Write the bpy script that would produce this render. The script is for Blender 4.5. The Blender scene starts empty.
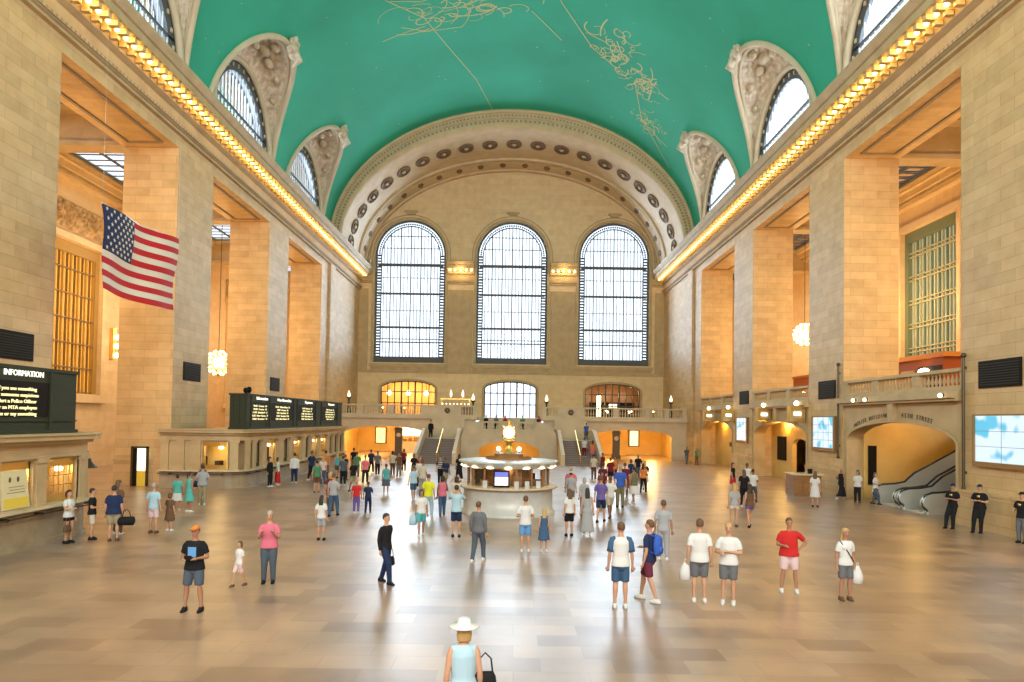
import bpy, math, random
from mathutils import Vector, Matrix
random.seed(7)
sc = bpy.context.scene
col = sc.collection
PI = math.pi

# ------------------------------------------------------------------ camera
cam = bpy.data.cameras.new('camera')
cam.lens = 24.01; cam.sensor_width = 36.0; cam.shift_y = 0.05954
cam.clip_end = 500
camo = bpy.data.objects.new('camera', cam); col.objects.link(camo)
Rt = Vector((0.99987208, 0.00017759, 0.01599374)).normalized()
Fw = Vector((-0.00059979, 0.99965136, 0.02639693)).normalized()
Up = Rt.cross(Fw).normalized()
camo.matrix_world = Matrix(((Rt.x, Up.x, -Fw.x, 0.276), (Rt.y, Up.y, -Fw.y, 0), (Rt.z, Up.z, -Fw.z, 4.0), (0, 0, 0, 1)))
sc.camera = camo

# ------------------------------------------------------------------ world, exposure, daylight
sc.view_settings.view_transform = 'Standard'
sc.view_settings.look = 'None'
sc.view_settings.gamma = 1.0
sc.view_settings.use_curve_mapping = False
sc.view_settings.exposure = 0.20
sc.cycles.use_denoising = True
sc.cycles.max_bounces = 7
sc.cycles.diffuse_bounces = 5
sc.cycles.glossy_bounces = 3
sc.cycles.transmission_bounces = 4
sc.cycles.transparent_max_bounces = 8
sc.cycles.caustics_reflective = False
sc.cycles.caustics_refractive = False
sc.cycles.sample_clamp_indirect = 6.0
world = bpy.data.worlds.new('sky'); sc.world = world; world.use_nodes = True
bg = world.node_tree.nodes['Background']
bg.inputs[0].default_value = (0.86, 0.93, 1.0, 1); bg.inputs[1].default_value = 1.6

def lamp(name, kind, loc, energy, color, size=1.0, size_y=None, direction=None):
    l = bpy.data.lights.new(name, kind)
    l.energy = energy; l.color = color
    if kind == 'AREA':
        l.shape = 'RECTANGLE' if size_y else 'SQUARE'
        l.size = size
        if size_y: l.size_y = size_y
    elif kind == 'POINT':
        l.shadow_soft_size = size
    o = bpy.data.objects.new(name, l); col.objects.link(o); o.location = loc
    if direction is not None:
        o.rotation_euler = Vector(direction).to_track_quat('-Z', 'Y').to_euler()
    return o

DAY = (0.78, 0.90, 1.0)
WIN = 0.8          # daylight scale
for X in (-12.65, 0.0, 12.65):
    lamp('east_window_daylight', 'AREA', (X, 86.2, 19.8), 6000 * WIN, DAY, 8.7, 17.6, (0, -1, -0.12))
    lamp('west_window_daylight', 'AREA', (X, -11.6, 19.8), 6500 * WIN, (1.0, 0.96, 0.90), 8.7, 17.6, (0, 1, -0.1))
YC = [4.66, 19.26, 33.84, 48.42, 63.0]     # lunette centres
for Yc in YC:
    for s in (-1, 1):
        lamp('lunette_daylight', 'AREA', (s * 20.6, Yc, 26.3), 1500 * WIN, DAY, 8.6, 4.8, (-s, 0, -0.15))
WARM = (1.0, 0.66, 0.30)
GOLD = (1.0, 0.60, 0.16)
for s in (-1, 1):
    for Yc in (18.8, 33.3, 47.92, 62.5, 77.0):
        lamp('aisle_light', 'POINT', (s * 25.6, Yc + 0.5, 12.5), 1300, (1.0, 0.66, 0.32), 0.9)

# ------------------------------------------------------------------ materials
def newmat(name):
    m = bpy.data.materials.new(name); m.use_nodes = True
    nt = m.node_tree; b = nt.nodes['Principled BSDF']
    return m, nt, b
def plain(name, c, rough=0.6, metal=0.0, emit=None, es=0.0, spec=None):
    m, nt, b = newmat(name)
    b.inputs['Base Color'].default_value = (*c, 1)
    b.inputs['Roughness'].default_value = rough
    b.inputs['Metallic'].default_value = metal
    if spec is not None: b.inputs['Specular IOR Level'].default_value = spec
    if emit: b.inputs['Emission Color'].default_value = (*emit, 1); b.inputs['Emission Strength'].default_value = es
    return m
def noisy(name, c1, c2, scale=3.0, rough=0.6, bump=0.0, metal=0.0, detail=4, stretch=(1, 1, 1)):
    m, nt, b = newmat(name)
    N = nt.nodes; L = nt.links
    tc = N.new('ShaderNodeTexCoord'); mp = N.new('ShaderNodeMapping'); mp.inputs['Scale'].default_value = stretch
    nz = N.new('ShaderNodeTexNoise'); nz.inputs['Scale'].default_value = scale; nz.inputs['Detail'].default_value = detail
    cr = N.new('ShaderNodeValToRGB'); cr.color_ramp.elements[0].color = (*c1, 1); cr.color_ramp.elements[1].color = (*c2, 1)
    cr.color_ramp.elements[0].position = 0.3; cr.color_ramp.elements[1].position = 0.7
    L.new(tc.outputs['Object'], mp.inputs[0]); L.new(mp.outputs[0], nz.inputs['Vector']); L.new(nz.outputs[0], cr.inputs[0]); L.new(cr.outputs[0], b.inputs['Base Color'])
    b.inputs['Roughness'].default_value = rough; b.inputs['Metallic'].default_value = metal
    if bump:
        bp = N.new('ShaderNodeBump'); bp.inputs['Strength'].default_value = bump; bp.inputs['Distance'].default_value = 0.1
        L.new(nz.outputs[0], bp.inputs['Height']); L.new(bp.outputs[0], b.inputs['Normal'])
    return m
def blocks(name, c1, c2, mort, bw, bh, rough=0.7, msize=0.012, bias=0.0, noise=0.5, bump=0.15, offset=0.5):
    m, nt, b = newmat(name)
    N = nt.nodes; L = nt.links
    uv = N.new('ShaderNodeUVMap')
    br = N.new('ShaderNodeTexBrick')
    br.inputs['Color1'].default_value = (*c1, 1); br.inputs['Color2'].default_value = (*c2, 1); br.inputs['Mortar'].default_value = (*mort, 1)
    br.inputs['Scale'].default_value = 1.0; br.inputs['Mortar Size'].default_value = msize; br.inputs['Brick Width'].default_value = bw
    br.inputs['Row Height'].default_value = bh; br.inputs['Bias'].default_value = bias; br.offset = offset
    nz = N.new('ShaderNodeTexNoise'); nz.inputs['Scale'].default_value = 1.3; nz.inputs['Detail'].default_value = 6
    mx = N.new('ShaderNodeMix'); mx.data_type = 'RGBA'; mx.blend_type = 'SOFT_LIGHT'; mx.inputs[0].default_value = noise
    L.new(uv.outputs[0], br.inputs['Vector']); L.new(uv.outputs[0], nz.inputs['Vector'])
    L.new(br.outputs['Color'], mx.inputs[6]); L.new(nz.outputs[0], mx.inputs[7]); L.new(mx.outputs[2], b.inputs['Base Color'])
    b.inputs['Roughness'].default_value = rough
    if bump:
        bp = N.new('ShaderNodeBump'); bp.inputs['Strength'].default_value = bump; bp.inputs['Distance'].default_value = 0.03; bp.invert = True
        L.new(br.outputs['Fac'], bp.inputs['Height']); L.new(bp.outputs[0], b.inputs['Normal'])
    return m
def glassy(name, tint=(0.9, 0.95, 1.0), mixf=0.25):
    m, nt, b = newmat(name)
    N = nt.nodes; L = nt.links; out = N['Material Output']
    tr = N.new('ShaderNodeBsdfTransparent'); tr.inputs[0].default_value = (*tint, 1)
    gl = N.new('ShaderNodeBsdfGlossy'); gl.inputs[0].default_value = (1, 1, 1, 1); gl.inputs['Roughness'].default_value = 0.05
    fr = N.new('ShaderNodeFresnel'); fr.inputs[0].default_value = 1.3
    mx = N.new('ShaderNodeMixShader')
    L.new(fr.outputs[0], mx.inputs[0]); L.new(tr.outputs[0], mx.inputs[1]); L.new(gl.outputs[0], mx.inputs[2]); L.new(mx.outputs[0], out.inputs[0])
    return m

M = {}
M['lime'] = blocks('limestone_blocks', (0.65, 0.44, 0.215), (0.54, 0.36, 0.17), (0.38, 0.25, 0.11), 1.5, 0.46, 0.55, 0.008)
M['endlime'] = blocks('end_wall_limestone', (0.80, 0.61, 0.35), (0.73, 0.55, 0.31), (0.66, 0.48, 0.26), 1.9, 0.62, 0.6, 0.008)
M['ringstone'] = noisy('arch_limestone', (0.58, 0.43, 0.25), (0.68, 0.52, 0.32), 1.0, 0.6)
M['trim'] = noisy('carved_limestone', (0.45, 0.32, 0.165), (0.55, 0.405, 0.22), 1.2, 0.6)
M['pale'] = noisy('pale_limestone', (0.55, 0.45, 0.31), (0.65, 0.54, 0.38), 1.0, 0.55)
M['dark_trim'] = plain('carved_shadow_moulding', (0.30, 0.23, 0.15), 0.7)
M['relief'] = noisy('carved_relief_stone', (0.46, 0.34, 0.24), (0.84, 0.74, 0.60), 2.2, 0.8, 1.0, 0, 6)
M['relief_tan'] = noisy('carved_relief_frieze', (0.30, 0.19, 0.08), (0.72, 0.52, 0.26), 2.2, 0.8, 1.0, 0, 6)
M['teal'] = noisy('teal_plaster', (0.012, 0.33, 0.205), (0.028, 0.46, 0.31), 0.12, 0.75, 0, 0, 8)
M['goldpaint'] = plain('gold_paint', (0.55, 0.55, 0.20), 0.5)
M['gold'] = plain('polished_brass', (0.80, 0.52, 0.15), 0.3, 0.9)
M['bronze'] = plain('dark_bronze', (0.10, 0.075, 0.045), 0.45, 0.7)
M['muntin'] = plain('window_iron', (0.09, 0.10, 0.11), 0.6)
M['greyiron'] = plain('grey_window_iron', (0.28, 0.31, 0.34), 0.6)
M['muntin_lt'] = plain('window_pale_iron', (0.55, 0.58, 0.60), 0.6)
M['glass'] = glassy('window_glass')
M['green'] = plain('green_black_metal', (0.035, 0.042, 0.026), 0.6, 0, None, 0, .2)
M['black'] = plain('black_panel', (0.012, 0.008, 0.006), 0.6, 0, None, 0, .12)
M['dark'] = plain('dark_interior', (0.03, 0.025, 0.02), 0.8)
M['bulb'] = plain('warm_bulb', (1, 0.85, 0.5), 0.3, 0, (1.0, 0.70, 0.25), 16.0)
M['lampglow'] = plain('lamp_globe', (1, 0.9, 0.7), 0.3, 0, (1.0, 0.82, 0.50), 7.0)
M['goldwall'] = noisy('warm_passage_stone', (0.58, 0.38, 0.12), (0.70, 0.48, 0.16), 0.8, 0.5)
M['steel'] = plain('brushed_steel', (0.68, 0.68, 0.62), 0.35, 0.5)
M['rubber'] = plain('black_rubber', (0.02, 0.02, 0.022), 0.5)
M['wood'] = noisy('brown_wood', (0.22, 0.10, 0.035), (0.33, 0.16, 0.06), 2.0, 0.4, stretch=(1, 1, 8))
M['redwood'] = plain('red_brown_wood', (0.38, 0.09, 0.03), 0.4)

def floor_mat():
    m, nt, b = newmat('polished_marble_floor'); N = nt.nodes; L = nt.links
    uv = N.new('ShaderNodeUVMap')
    br = N.new('ShaderNodeTexBrick'); br.offset = 0.37; br.offset_frequency = 2
    br.inputs['Color1'].default_value = (0.36, 0.24, 0.165, 1); br.inputs['Color2'].default_value = (0.155, 0.085, 0.06, 1); br.inputs['Mortar'].default_value = (0.25, 0.17, 0.11, 1)
    br.inputs['Scale'].default_value = 1; br.inputs['Brick Width'].default_value = 1.2; br.inputs['Row Height'].default_value = 0.62; br.inputs['Mortar Size'].default_value = 0.008; br.inputs['Bias'].default_value = -0.35
    nz = N.new('ShaderNodeTexNoise'); nz.inputs['Scale'].default_value = 0.55; nz.inputs['Detail'].default_value = 7
    cr = N.new('ShaderNodeValToRGB'); cr.color_ramp.elements[0].color = (0.28, 0.27, 0.27, 1); cr.color_ramp.elements[1].color = (0.70, 0.64, 0.58, 1)
    cr.color_ramp.elements[0].position = 0.35; cr.color_ramp.elements[1].position = 0.65
    mx = N.new('ShaderNodeMix'); mx.data_type = 'RGBA'; mx.blend_type = 'OVERLAY'; mx.inputs[0].default_value = 0.55
    L.new(uv.outputs[0], br.inputs['Vector']); L.new(uv.outputs[0], nz.inputs['Vector']); L.new(nz.outputs[0], cr.inputs[0])
    L.new(br.outputs['Color'], mx.inputs[6]); L.new(cr.outputs[0], mx.inputs[7]); L.new(mx.outputs[2], b.inputs['Base Color'])
    nz2 = N.new('ShaderNodeTexNoise'); nz2.inputs['Scale'].default_value = 0.9; nz2.inputs['Detail'].default_value = 4
    mr = N.new('ShaderNodeMapRange'); mr.inputs[3].default_value = 0.26; mr.inputs[4].default_value = 0.46
    L.new(uv.outputs[0], nz2.inputs['Vector']); L.new(nz2.outputs[0], mr.inputs[0]); L.new(mr.outputs[0], b.inputs['Roughness'])
    b.inputs['Specular IOR Level'].default_value = 0.6
    b.inputs['Coat Weight'].default_value = 0.75; b.inputs['Coat Roughness'].default_value = 0.36; b.inputs['Coat IOR'].default_value = 1.6
    return m
M['floor'] = floor_mat()

# ------------------------------------------------------------------ mesh helpers
class MB:
    def __init__(s): s.v = []; s.f = []; s.m = []; s.cm = 0
    def add(s, vs, fs):
        o = len(s.v); s.v += [tuple(v) for v in vs]; s.f += [tuple(i + o for i in f) for f in fs]; s.m += [s.cm] * len(fs)
        return s
    def box(s, x0, x1, y0, y1, z0, z1):
        if x0 > x1: x0, x1 = x1, x0
        if y0 > y1: y0, y1 = y1, y0
        vs = [(x, y, z) for z in (z0, z1) for y in (y0, y1) for x in (x0, x1)]
        return s.add(vs, [(0, 2, 3, 1), (4, 5, 7, 6), (0, 1, 5, 4), (2, 6, 7, 3), (0, 4, 6, 2), (1, 3, 7, 5)])
    def tube(s, pts, rad, n=8, cap=True, flat=1.0):
        pts = [Vector(p) for p in pts]
        if not hasattr(rad, '__len__'): rad = [rad] * len(pts)
        vs = []; fs = []; prev = None
        for i, p in enumerate(pts):
            d = (pts[min(i + 1, len(pts) - 1)] - pts[max(i - 1, 0)])
            d = d.normalized() if d.length > 1e-9 else Vector((0, 0, 1))
            if prev is None:
                a = d.cross(Vector((0, 1, 0)));
                if a.length < 0.1: a = d.cross(Vector((1, 0, 0)))
                a.normalize()
            else:
                a = (prev - d * prev.dot(d)).normalized()
            prev = a; b2 = d.cross(a)
            for k in range(n):
                t = 2 * PI * k / n
                vs.append(p + (a * math.cos(t) + b2 * math.sin(t) * flat) * rad[i])
        for i in range(len(pts) - 1):
            for k in range(n):
                fs.append((i * n + k, i * n + (k + 1) % n, (i + 1) * n + (k + 1) % n, (i + 1) * n + k))
        if cap:
            fs.append(tuple(range(n))[::-1]); fs.append(tuple((len(pts) - 1) * n + k for k in range(n)))
        return s.add(vs, fs)
    def lathe(s, prof, c=(0, 0, 0), n=16, a0=0.0, a1=2 * PI, axis='Z'):
        full = abs(a1 - a0 - 2 * PI) < 1e-6
        m = n if full else n + 1
        vs = []; fs = []
        for r, z in prof:
            for k in range(m):
                t = a0 + (a1 - a0) * k / n
                p = (r * math.cos(t), r * math.sin(t), z)
                if axis == 'Y': p = (p[0], p[2], p[1])
                if axis == 'X': p = (p[2], p[0], p[1])
                vs.append((c[0] + p[0], c[1] + p[1], c[2] + p[2]))
        for i in range(len(prof) - 1):
            for k in range(n):
                k2 = (k + 1) % m
                fs.append((i * m + k, i * m + k2, (i + 1) * m + k2, (i + 1) * m + k))
        return s.add(vs, fs)
    def sphere(s, c, r, n=10, k=7):
        if not hasattr(r, '__len__'): r = (r, r, r)
        vs = []; fs = []
        for i in range(k + 1):
            a = PI * i / k
            for j in range(n):
                t = 2 * PI * j / n
                vs.append((c[0] + r[0] * math.sin(a) * math.cos(t), c[1] + r[1] * math.sin(a) * math.sin(t), c[2] + r[2] * math.cos(a)))
        for i in range(k):
            for j in range(n):
                fs.append((i * n + j, i * n + (j + 1) % n, (i + 1) * n + (j + 1) % n, (i + 1) * n + j))
        return s.add(vs, fs)
    def prof(s, pts, P, t0, t1, closed=False, caps=True):
        # sweep 2-D profile pts through P(a, b, t) from t0 to t1
        n = len(pts); vs = [P(a, b, t0) for a, b in pts] + [P(a, b, t1) for a, b in pts]
        fs = [(i, (i + 1) % n, n + (i + 1) % n, n + i) for i in range(n if closed else n - 1)]
        if caps: fs += [tuple(range(n)), tuple(range(2 * n - 1, n - 1, -1))]
        return s.add(vs, fs)
    def grid(s, fn, nu, nv):
        vs = [fn(i / nu, j / nv) for j in range(nv + 1) for i in range(nu + 1)]
        w = nu + 1
        return s.add(vs, [(j * w + i, j * w + i + 1, (j + 1) * w + i + 1, (j + 1) * w + i) for j in range(nv) for i in range(nu)])
    def build(s, name, mat, parent=None, smooth=False, world=True, label=None, cat=None, group=None, kind=None, recalc=True):
        me = bpy.data.meshes.new(name)
        off = Vector((0, 0, 0))
        if parent is not None and world:
            q = parent
            while q is not None: off += q.location; q = q.parent
        me.from_pydata([(v[0] - off.x, v[1] - off.y, v[2] - off.z) for v in s.v], [], s.f)
        mats = mat if isinstance(mat, (list, tuple)) else [mat]
        for mm in mats: me.materials.append(mm)
        if len(mats) > 1: me.polygons.foreach_set('material_index', s.m)
        me.update()
        uvl = me.uv_layers.new(name='UVMap'); uvd = [0.0] * (2 * len(me.loops)); vv = s.v
        for p in me.polygons:
            nn = p.normal; ax, ay, az = abs(nn.x), abs(nn.y), abs(nn.z)
            for li in p.loop_indices:
                v = vv[me.loops[li].vertex_index]
                if az > ax and az > ay: u = (v[0], v[1])
                elif ax > ay: u = (v[1], v[2])
                else: u = (v[0], v[2])
                uvd[2 * li] = u[0] + 100; uvd[2 * li + 1] = u[1] + 100
        uvl.data.foreach_set('uv', uvd)
        if smooth: me.polygons.foreach_set('use_smooth', [True] * len(me.polygons))
        o = bpy.data.objects.new(name, me); col.objects.link(o)
        if parent is not None: o.parent = parent
        tag(o, label, cat, group, kind)
        return o
def tag(o, label=None, cat=None, group=None, kind=None):
    if label: o['label'] = label
    if cat: o['category'] = cat
    if group: o['group'] = group
    if kind: o['kind'] = kind
    return o
def thing(name, label, cat, loc, group=None, rz=0.0, kind=None):
    o = bpy.data.objects.new(name, None); col.objects.link(o); o.location = loc; o.rotation_euler = (0, 0, rz)
    o.empty_display_size = 0.2
    return tag(o, label, cat, group, kind)
def copy_tree(o, parent=None):
    c = o.copy(); col.objects.link(c)
    if parent is not None: c.parent = parent
    for ch in list(o.children): copy_tree(ch, c)
    return c
def text_mesh(body, size, mat, name='lettering', parent=None, M4=None, extrude=0.01, align='CENTER', loc_world=True):
    cu = bpy.data.curves.new(name, 'FONT'); cu.body = body; cu.size = size; cu.extrude = extrude; cu.align_x = align; cu.align_y = 'CENTER'
    cu.resolution_u = 2
    t = bpy.data.objects.new('tmp', cu); col.objects.link(t)
    dg = bpy.context.evaluated_depsgraph_get(); me = bpy.data.meshes.new_from_object(t.evaluated_get(dg))
    bpy.data.objects.remove(t); bpy.data.curves.remove(cu)
    if M4 is not None: me.transform(M4)
    if parent is not None and loc_world:
        off = Vector((0, 0, 0)); q = parent
        while q is not None: off += q.location; q = q.parent
        me.transform(Matrix.Translation(-off))
    me.name = name
    me.materials.clear(); me.materials.append(mat)
    o = bpy.data.objects.new(name, me); col.objects.link(o)
    if parent is not None: o.parent = parent
    return o
def facing(loc, right, up=(0, 0, 1)):
    r = Vector(right).normalized(); u = Vector(up).normalized(); n = r.cross(u)
    return Matrix(((r.x, u.x, n.x, loc[0]), (r.y, u.y, n.y, loc[1]), (r.z, u.z, n.z, loc[2]), (0, 0, 0, 1)))

def arch_wall(mb, U0, U1, Z0, Z1, ops, P, depth, n=20):
    """wall slab with arched holes; P(u, z, d) -> point.  ops: (centre, half width, z bottom, z spring, rise)"""
    edges = [U0]
    ops = sorted(ops)
    def rect(a, b, z0, z1):
        if b - a < 1e-6 or z1 - z0 < 1e-6: return
        for d in (0, depth):
            mb.add([P(a, z0, d), P(b, z0, d), P(b, z1, d), P(a, z1, d)], [(0, 1, 2, 3)])
    u = U0
    for c, hw, zb, zs, rise in ops:
        rect(u, c - hw, Z0, Z1); rect(c - hw, c + hw, Z0, zb)
        nn = n if rise > 0 else 1
        pts = []
        for i in range(nn + 1):
            t = PI - PI * i / nn
            pts.append((c + hw * math.cos(t), zs + rise * math.sin(t)) if rise > 0 else (c - hw + 2 * hw * i, zs))
        for i in range(nn):
            (a, za), (b, zb2) = pts[i], pts[i + 1]
            for d in (0, depth):
                mb.add([P(a, za, d), P(b, zb2, d), P(b, Z1, d), P(a, Z1, d)], [(0, 1, 2, 3)])
        loop = [(c - hw, zb)] + pts + [(c + hw, zb)]
        for i in range(len(loop) - 1 + (1 if zb > Z0 else 0)):
            a = loop[i]; b = loop[(i + 1) % len(loop)]
            mb.add([P(a[0], a[1], 0), P(b[0], b[1], 0), P(b[0], b[1], depth), P(a[0], a[1], depth)], [(0, 1, 2, 3)])
        u = c + hw
    rect(u, U1, Z0, Z1)
    for (a, b, z0, z1) in ((U0, U0, Z0, Z1), (U1, U1, Z0, Z1)):
        mb.add([P(a, z0, 0), P(a, z1, 0), P(a, z1, depth), P(a, z0, depth)], [(0, 1, 2, 3)])
    mb.add([P(U0, Z1, 0), P(U1, Z1, 0), P(U1, Z1, depth), P(U0, Z1, depth)], [(0, 1, 2, 3)])
def arc_ring(mb, c, hw, zs, rise, w, P, d0, d1, zb=None, n=28, out=True):
    """archivolt band of width w around an arch, between depths d0 and d1 (jambs down to zb)"""
    pts = []
    for i in range(n + 1):
        t = PI - PI * i / n
        pts.append(((c + hw * math.cos(t), zs + rise * math.sin(t)), (c + (hw + w) * math.cos(t), zs + (rise + w) * math.sin(t))))
    if zb is not None:
        pts = [((c - hw, zb), (c - hw - w, zb))] + pts + [((c + hw, zb), (c + hw + w, zb))]
    for i in range(len(pts) - 1):
        (a, A), (b, B) = pts[i], pts[i + 1]
        mb.add([P(*a, d0), P(*b, d0), P(*B, d0), P(*A, d0), P(*a, d1), P(*b, d1), P(*B, d1), P(*A, d1)],
               [(0, 1, 2, 3), (4, 7, 6, 5), (0, 4, 5, 1), (3, 2, 6, 7)] + ([(0, 3, 7, 4)] if i == 0 else []) + ([(1, 5, 6, 2)] if i == len(pts) - 2 else []))
def struct(name): return dict(kind='structure')
# ------------------------------------------------------------------ the hall
W = 18.88; PD = 3.1; HEAD = 19.16; O = 10.08; P0 = 14.58; E0 = 28.3
OPEN = [(E0 + (k) * P0, E0 + k * P0 + O) for k in (-2, -1, 0, 1, 2)]     # openings along each side
YW, YV, YE = -12.0, 72.0, 84.3
XO = {-1: -30.8, 1: 29.5}                                                # outer aisle walls
VA, VB, VZ = 19.4, 14.35, 22.7                                           # vault ellipse

MB().box(-34, 34, YW - 1, 92, -0.3, 0).build('floor', M['floor'], kind='structure')

for s, nm in ((-1, 'wall_left'), (1, 'wall_right')):
    b = MB()
    P = lambda u, z, d, s=s: (s * (W + d), u, z)
    # piers (a slab with rectangular holes that reach the floor)
    arch_wall(b, YW, YE + 1.2, 0, HEAD + 0.02, [((a + c) / 2, (c - a) / 2, 0, HEAD, 0) for a, c in OPEN], P, PD)
    b.box(s * W, s * (W + PD), YW, YE + 1.2, HEAD + 0.02, 22.7)
    # respond pilaster where the vault stops
    b.box(s * (W - 0.22), s * (W + 0.05), 70.2, 72.0, 0, 19.9)
    # plinth courses on the piers
    prev = YW
    for a, c in OPEN + [(YE + 1.2, 0)]:
        y1 = a if a < YE else 84.3
        b.box(s * (W - 0.16), s * (W + 0.0), prev + 0.0, y1, 0, 1.35)
        b.box(s * (W - 0.20), s * (W + 0.0), prev + 0.0, y1, 1.35, 1.47)
        prev = c
    for a, c in OPEN:   # plinth on the reveals
        for y, e in ((a, 0.14), (c, -0.14)):
            b.box(s * (W - 0.16), s * (W + PD), y, y + e, 0, 1.35); b.box(s * (W - 0.2), s * (W + PD), y, y + e * 1.25, 1.35, 1.47)
    # soffit panels of the openings
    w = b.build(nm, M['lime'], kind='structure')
    for a, c in OPEN:
        t = MB()
        x0, x1 = W + 0.55, W + PD - 0.55
        for (u0, u1, v0, v1) in ((x0, x1, a + 0.7, a + 0.85), (x0, x1, c - 0.85, c - 0.7), (x0, x0 + 0.15, a + 0.85, c - 0.85), (x1 - 0.15, x1, a + 0.85, c - 0.85)):
            t.box(s * u0, s * u1, v0, v1, HEAD - 0.07, HEAD + 0.01)
        t.build('soffit_panel_border', M['dark_trim'], w)
    # outer aisle wall, with tall window holes
    ob = MB(); xo = XO[s]
    zb, zt = (5.4, 16.0) if s < 0 else (7.6, 18.4)
    centres = [(a + c) / 2 for a, c in OPEN] + [77.1]
    arch_wall(ob, YW, 91, 0, 21.2, [(cc, 3.2, zb, zt, 0) for cc in centres], lambda u, z, d, s=s, xo=xo: (xo + s * d, u, z), 0.7)
    # architraves round the windows, sill and upper mouldings
    for cc in centres:
        ob.box(xo, xo - s * 0.30, cc - 3.9, cc + 3.9, zb - 0.65, zb - 0.1)
        ob.box(xo, xo - s * 0.18, cc - 3.6, cc - 3.21, zb, zt); ob.box(xo, xo - s * 0.18, cc + 3.21, cc + 3.6, zb, zt)
        ob.box(xo, xo - s * 0.25, cc - 3.8, cc + 3.8, zt + 0.02, zt + 0.5)
    ob.box(xo, xo - s * 0.5, YW, 91, 20.1, 20.5); ob.box(xo, xo - s * 0.9, YW, 91, 20.5, 20.9); ob.box(xo, xo - s * 1.2, YW, 91, 20.9, 21.2)
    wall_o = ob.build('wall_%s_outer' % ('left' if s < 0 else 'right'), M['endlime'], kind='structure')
    MB().box(s * W, xo + s * 0.7, 90.5, 91.2, 0, 21.2).build('wall_%s_aisle_end' % ('left' if s < 0 else 'right'), M['endlime'], kind='structure')
    MB().box(s * W, xo + s * 0.7, YW - .4, YW, 0, 21.2).build('wall_%s_aisle_start' % ('left' if s < 0 else 'right'), M['endlime'], kind='structure')
    # frieze band of carved relief over the left windows
    if s < 0:
        for cc in centres:
            b = MB()
            def fr(u, v, cc=cc):
                y = cc - 3.9 + 7.8 * u; z = 16.75 + 1.95 * v
                q = (u * 6) % 1.0 - 0.5; r = math.hypot(q * 1.3, v - 0.5)
                h = 0.34 * (0.5 + 0.5 * math.cos(r * 22)) * max(0, 1 - r * 1.6) + 0.10 * math.sin(u * 90) * math.sin(v * 19)
                return (xo + 0.06 + h, y, z)
            b.grid(fr, 90, 14)
            b.build('carved_frieze', M['relief_tan'], wall_o)
    # aisle ceiling: beams across each pier and a glazed skylight per bay
    cb = MB()
    cuts = [YW] + [x for a, c in OPEN for x in (a, c)] + [91]
    xa, xb = s * (W + PD), xo
    xs0, xs1 = s * (W + PD + 1.2), xo - s * 1.7
    for a, c in OPEN + [(72.1, 82.2)]:
        for (u0, u1, v0, v1) in ((xa, xb, a - 2.2, a + 1.0), (xa, xb, c - 1.0, c + 2.3), (xa, xs0, a + 1.0, c - 1.0), (xs1, xb, a + 1.0, c - 1.0)):
            cb.box(u0, u1, v0, v1, 21.0, 21.35)
        for y in (c + 0.0,):
            cb.box(xa, xb, y, y + 0.9, 19.24, 21.0); cb.box(xa, xb, y - 0.15, y + 1.05, 19.16, 19.42)
        cb.box(xa, xa + s * 0.7, a, c, 20.3, 21.0); cb.box(xb, xb - s * 0.7, a, c, 20.3, 21.0)
    cb.box(xa, xb, YW, OPEN[0][0] - 2.2, 21.0, 21.35); cb.box(xa, xb, 84.5, 91, 21.0, 21.35)
    cl = cb.build('ceiling_%s_aisle' % ('left' if s < 0 else 'right'), M['trim'], kind='structure')
    for a, c in OPEN + [(72.1, 82.2)]:
        g = MB(); m = MB()
        g.add([(xs0, a + 1, 21.22), (xs1, a + 1, 21.22), (xs1, c - 1, 21.22), (xs0, c - 1, 21.22)], [(0, 1, 2, 3)])
        for k in range(9):
            y = a + 1.0 + (c - a - 2.0) * k / 8; m.box(xs0, xs1, y - 0.07, y + 0.07, 21.14, 21.19)
        for k in range(4):
            x = xs0 + (xs1 - xs0) * k / 3; m.box(x - 0.12, x + 0.12, a + 1.0, c - 1.0, 21.13, 21.18)
        g.build('skylight_glass', M['glass'], cl); m.build('skylight_bars', M['muntin'], cl)

# ---- outer aisle windows: gold-lit on the left, grey-green on the right
M['amber'] = noisy('amber_lit_glass', (0.55, 0.28, 0.03), (0.85, 0.5, 0.08), 0.9, 0.3)
M['amber'].node_tree.nodes['Principled BSDF'].inputs['Emission Color'].default_value = (1.0, 0.50, 0.06, 1)
M['amber'].node_tree.nodes['Principled BSDF'].inputs['Emission Strength'].default_value = 0.65
M['greenglass'] = plain('green_lit_glass', (0.42, 0.48, 0.38), 0.25, 0, (0.72, 0.80, 0.60), 0.5)
M['grille_gold'] = plain('gilded_grille', (0.50, 0.33, 0.10), 0.45, 0.4)
M['grille_green'] = plain('green_grille', (0.16, 0.20, 0.12), 0.5)
M['grille_pale'] = plain('pale_gilt_rails', (0.42, 0.38, 0.20), 0.6)
M['brownbar'] = plain('brown_window_bars', (0.22, 0.14, 0.06), 0.6)
wn = 20
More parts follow.
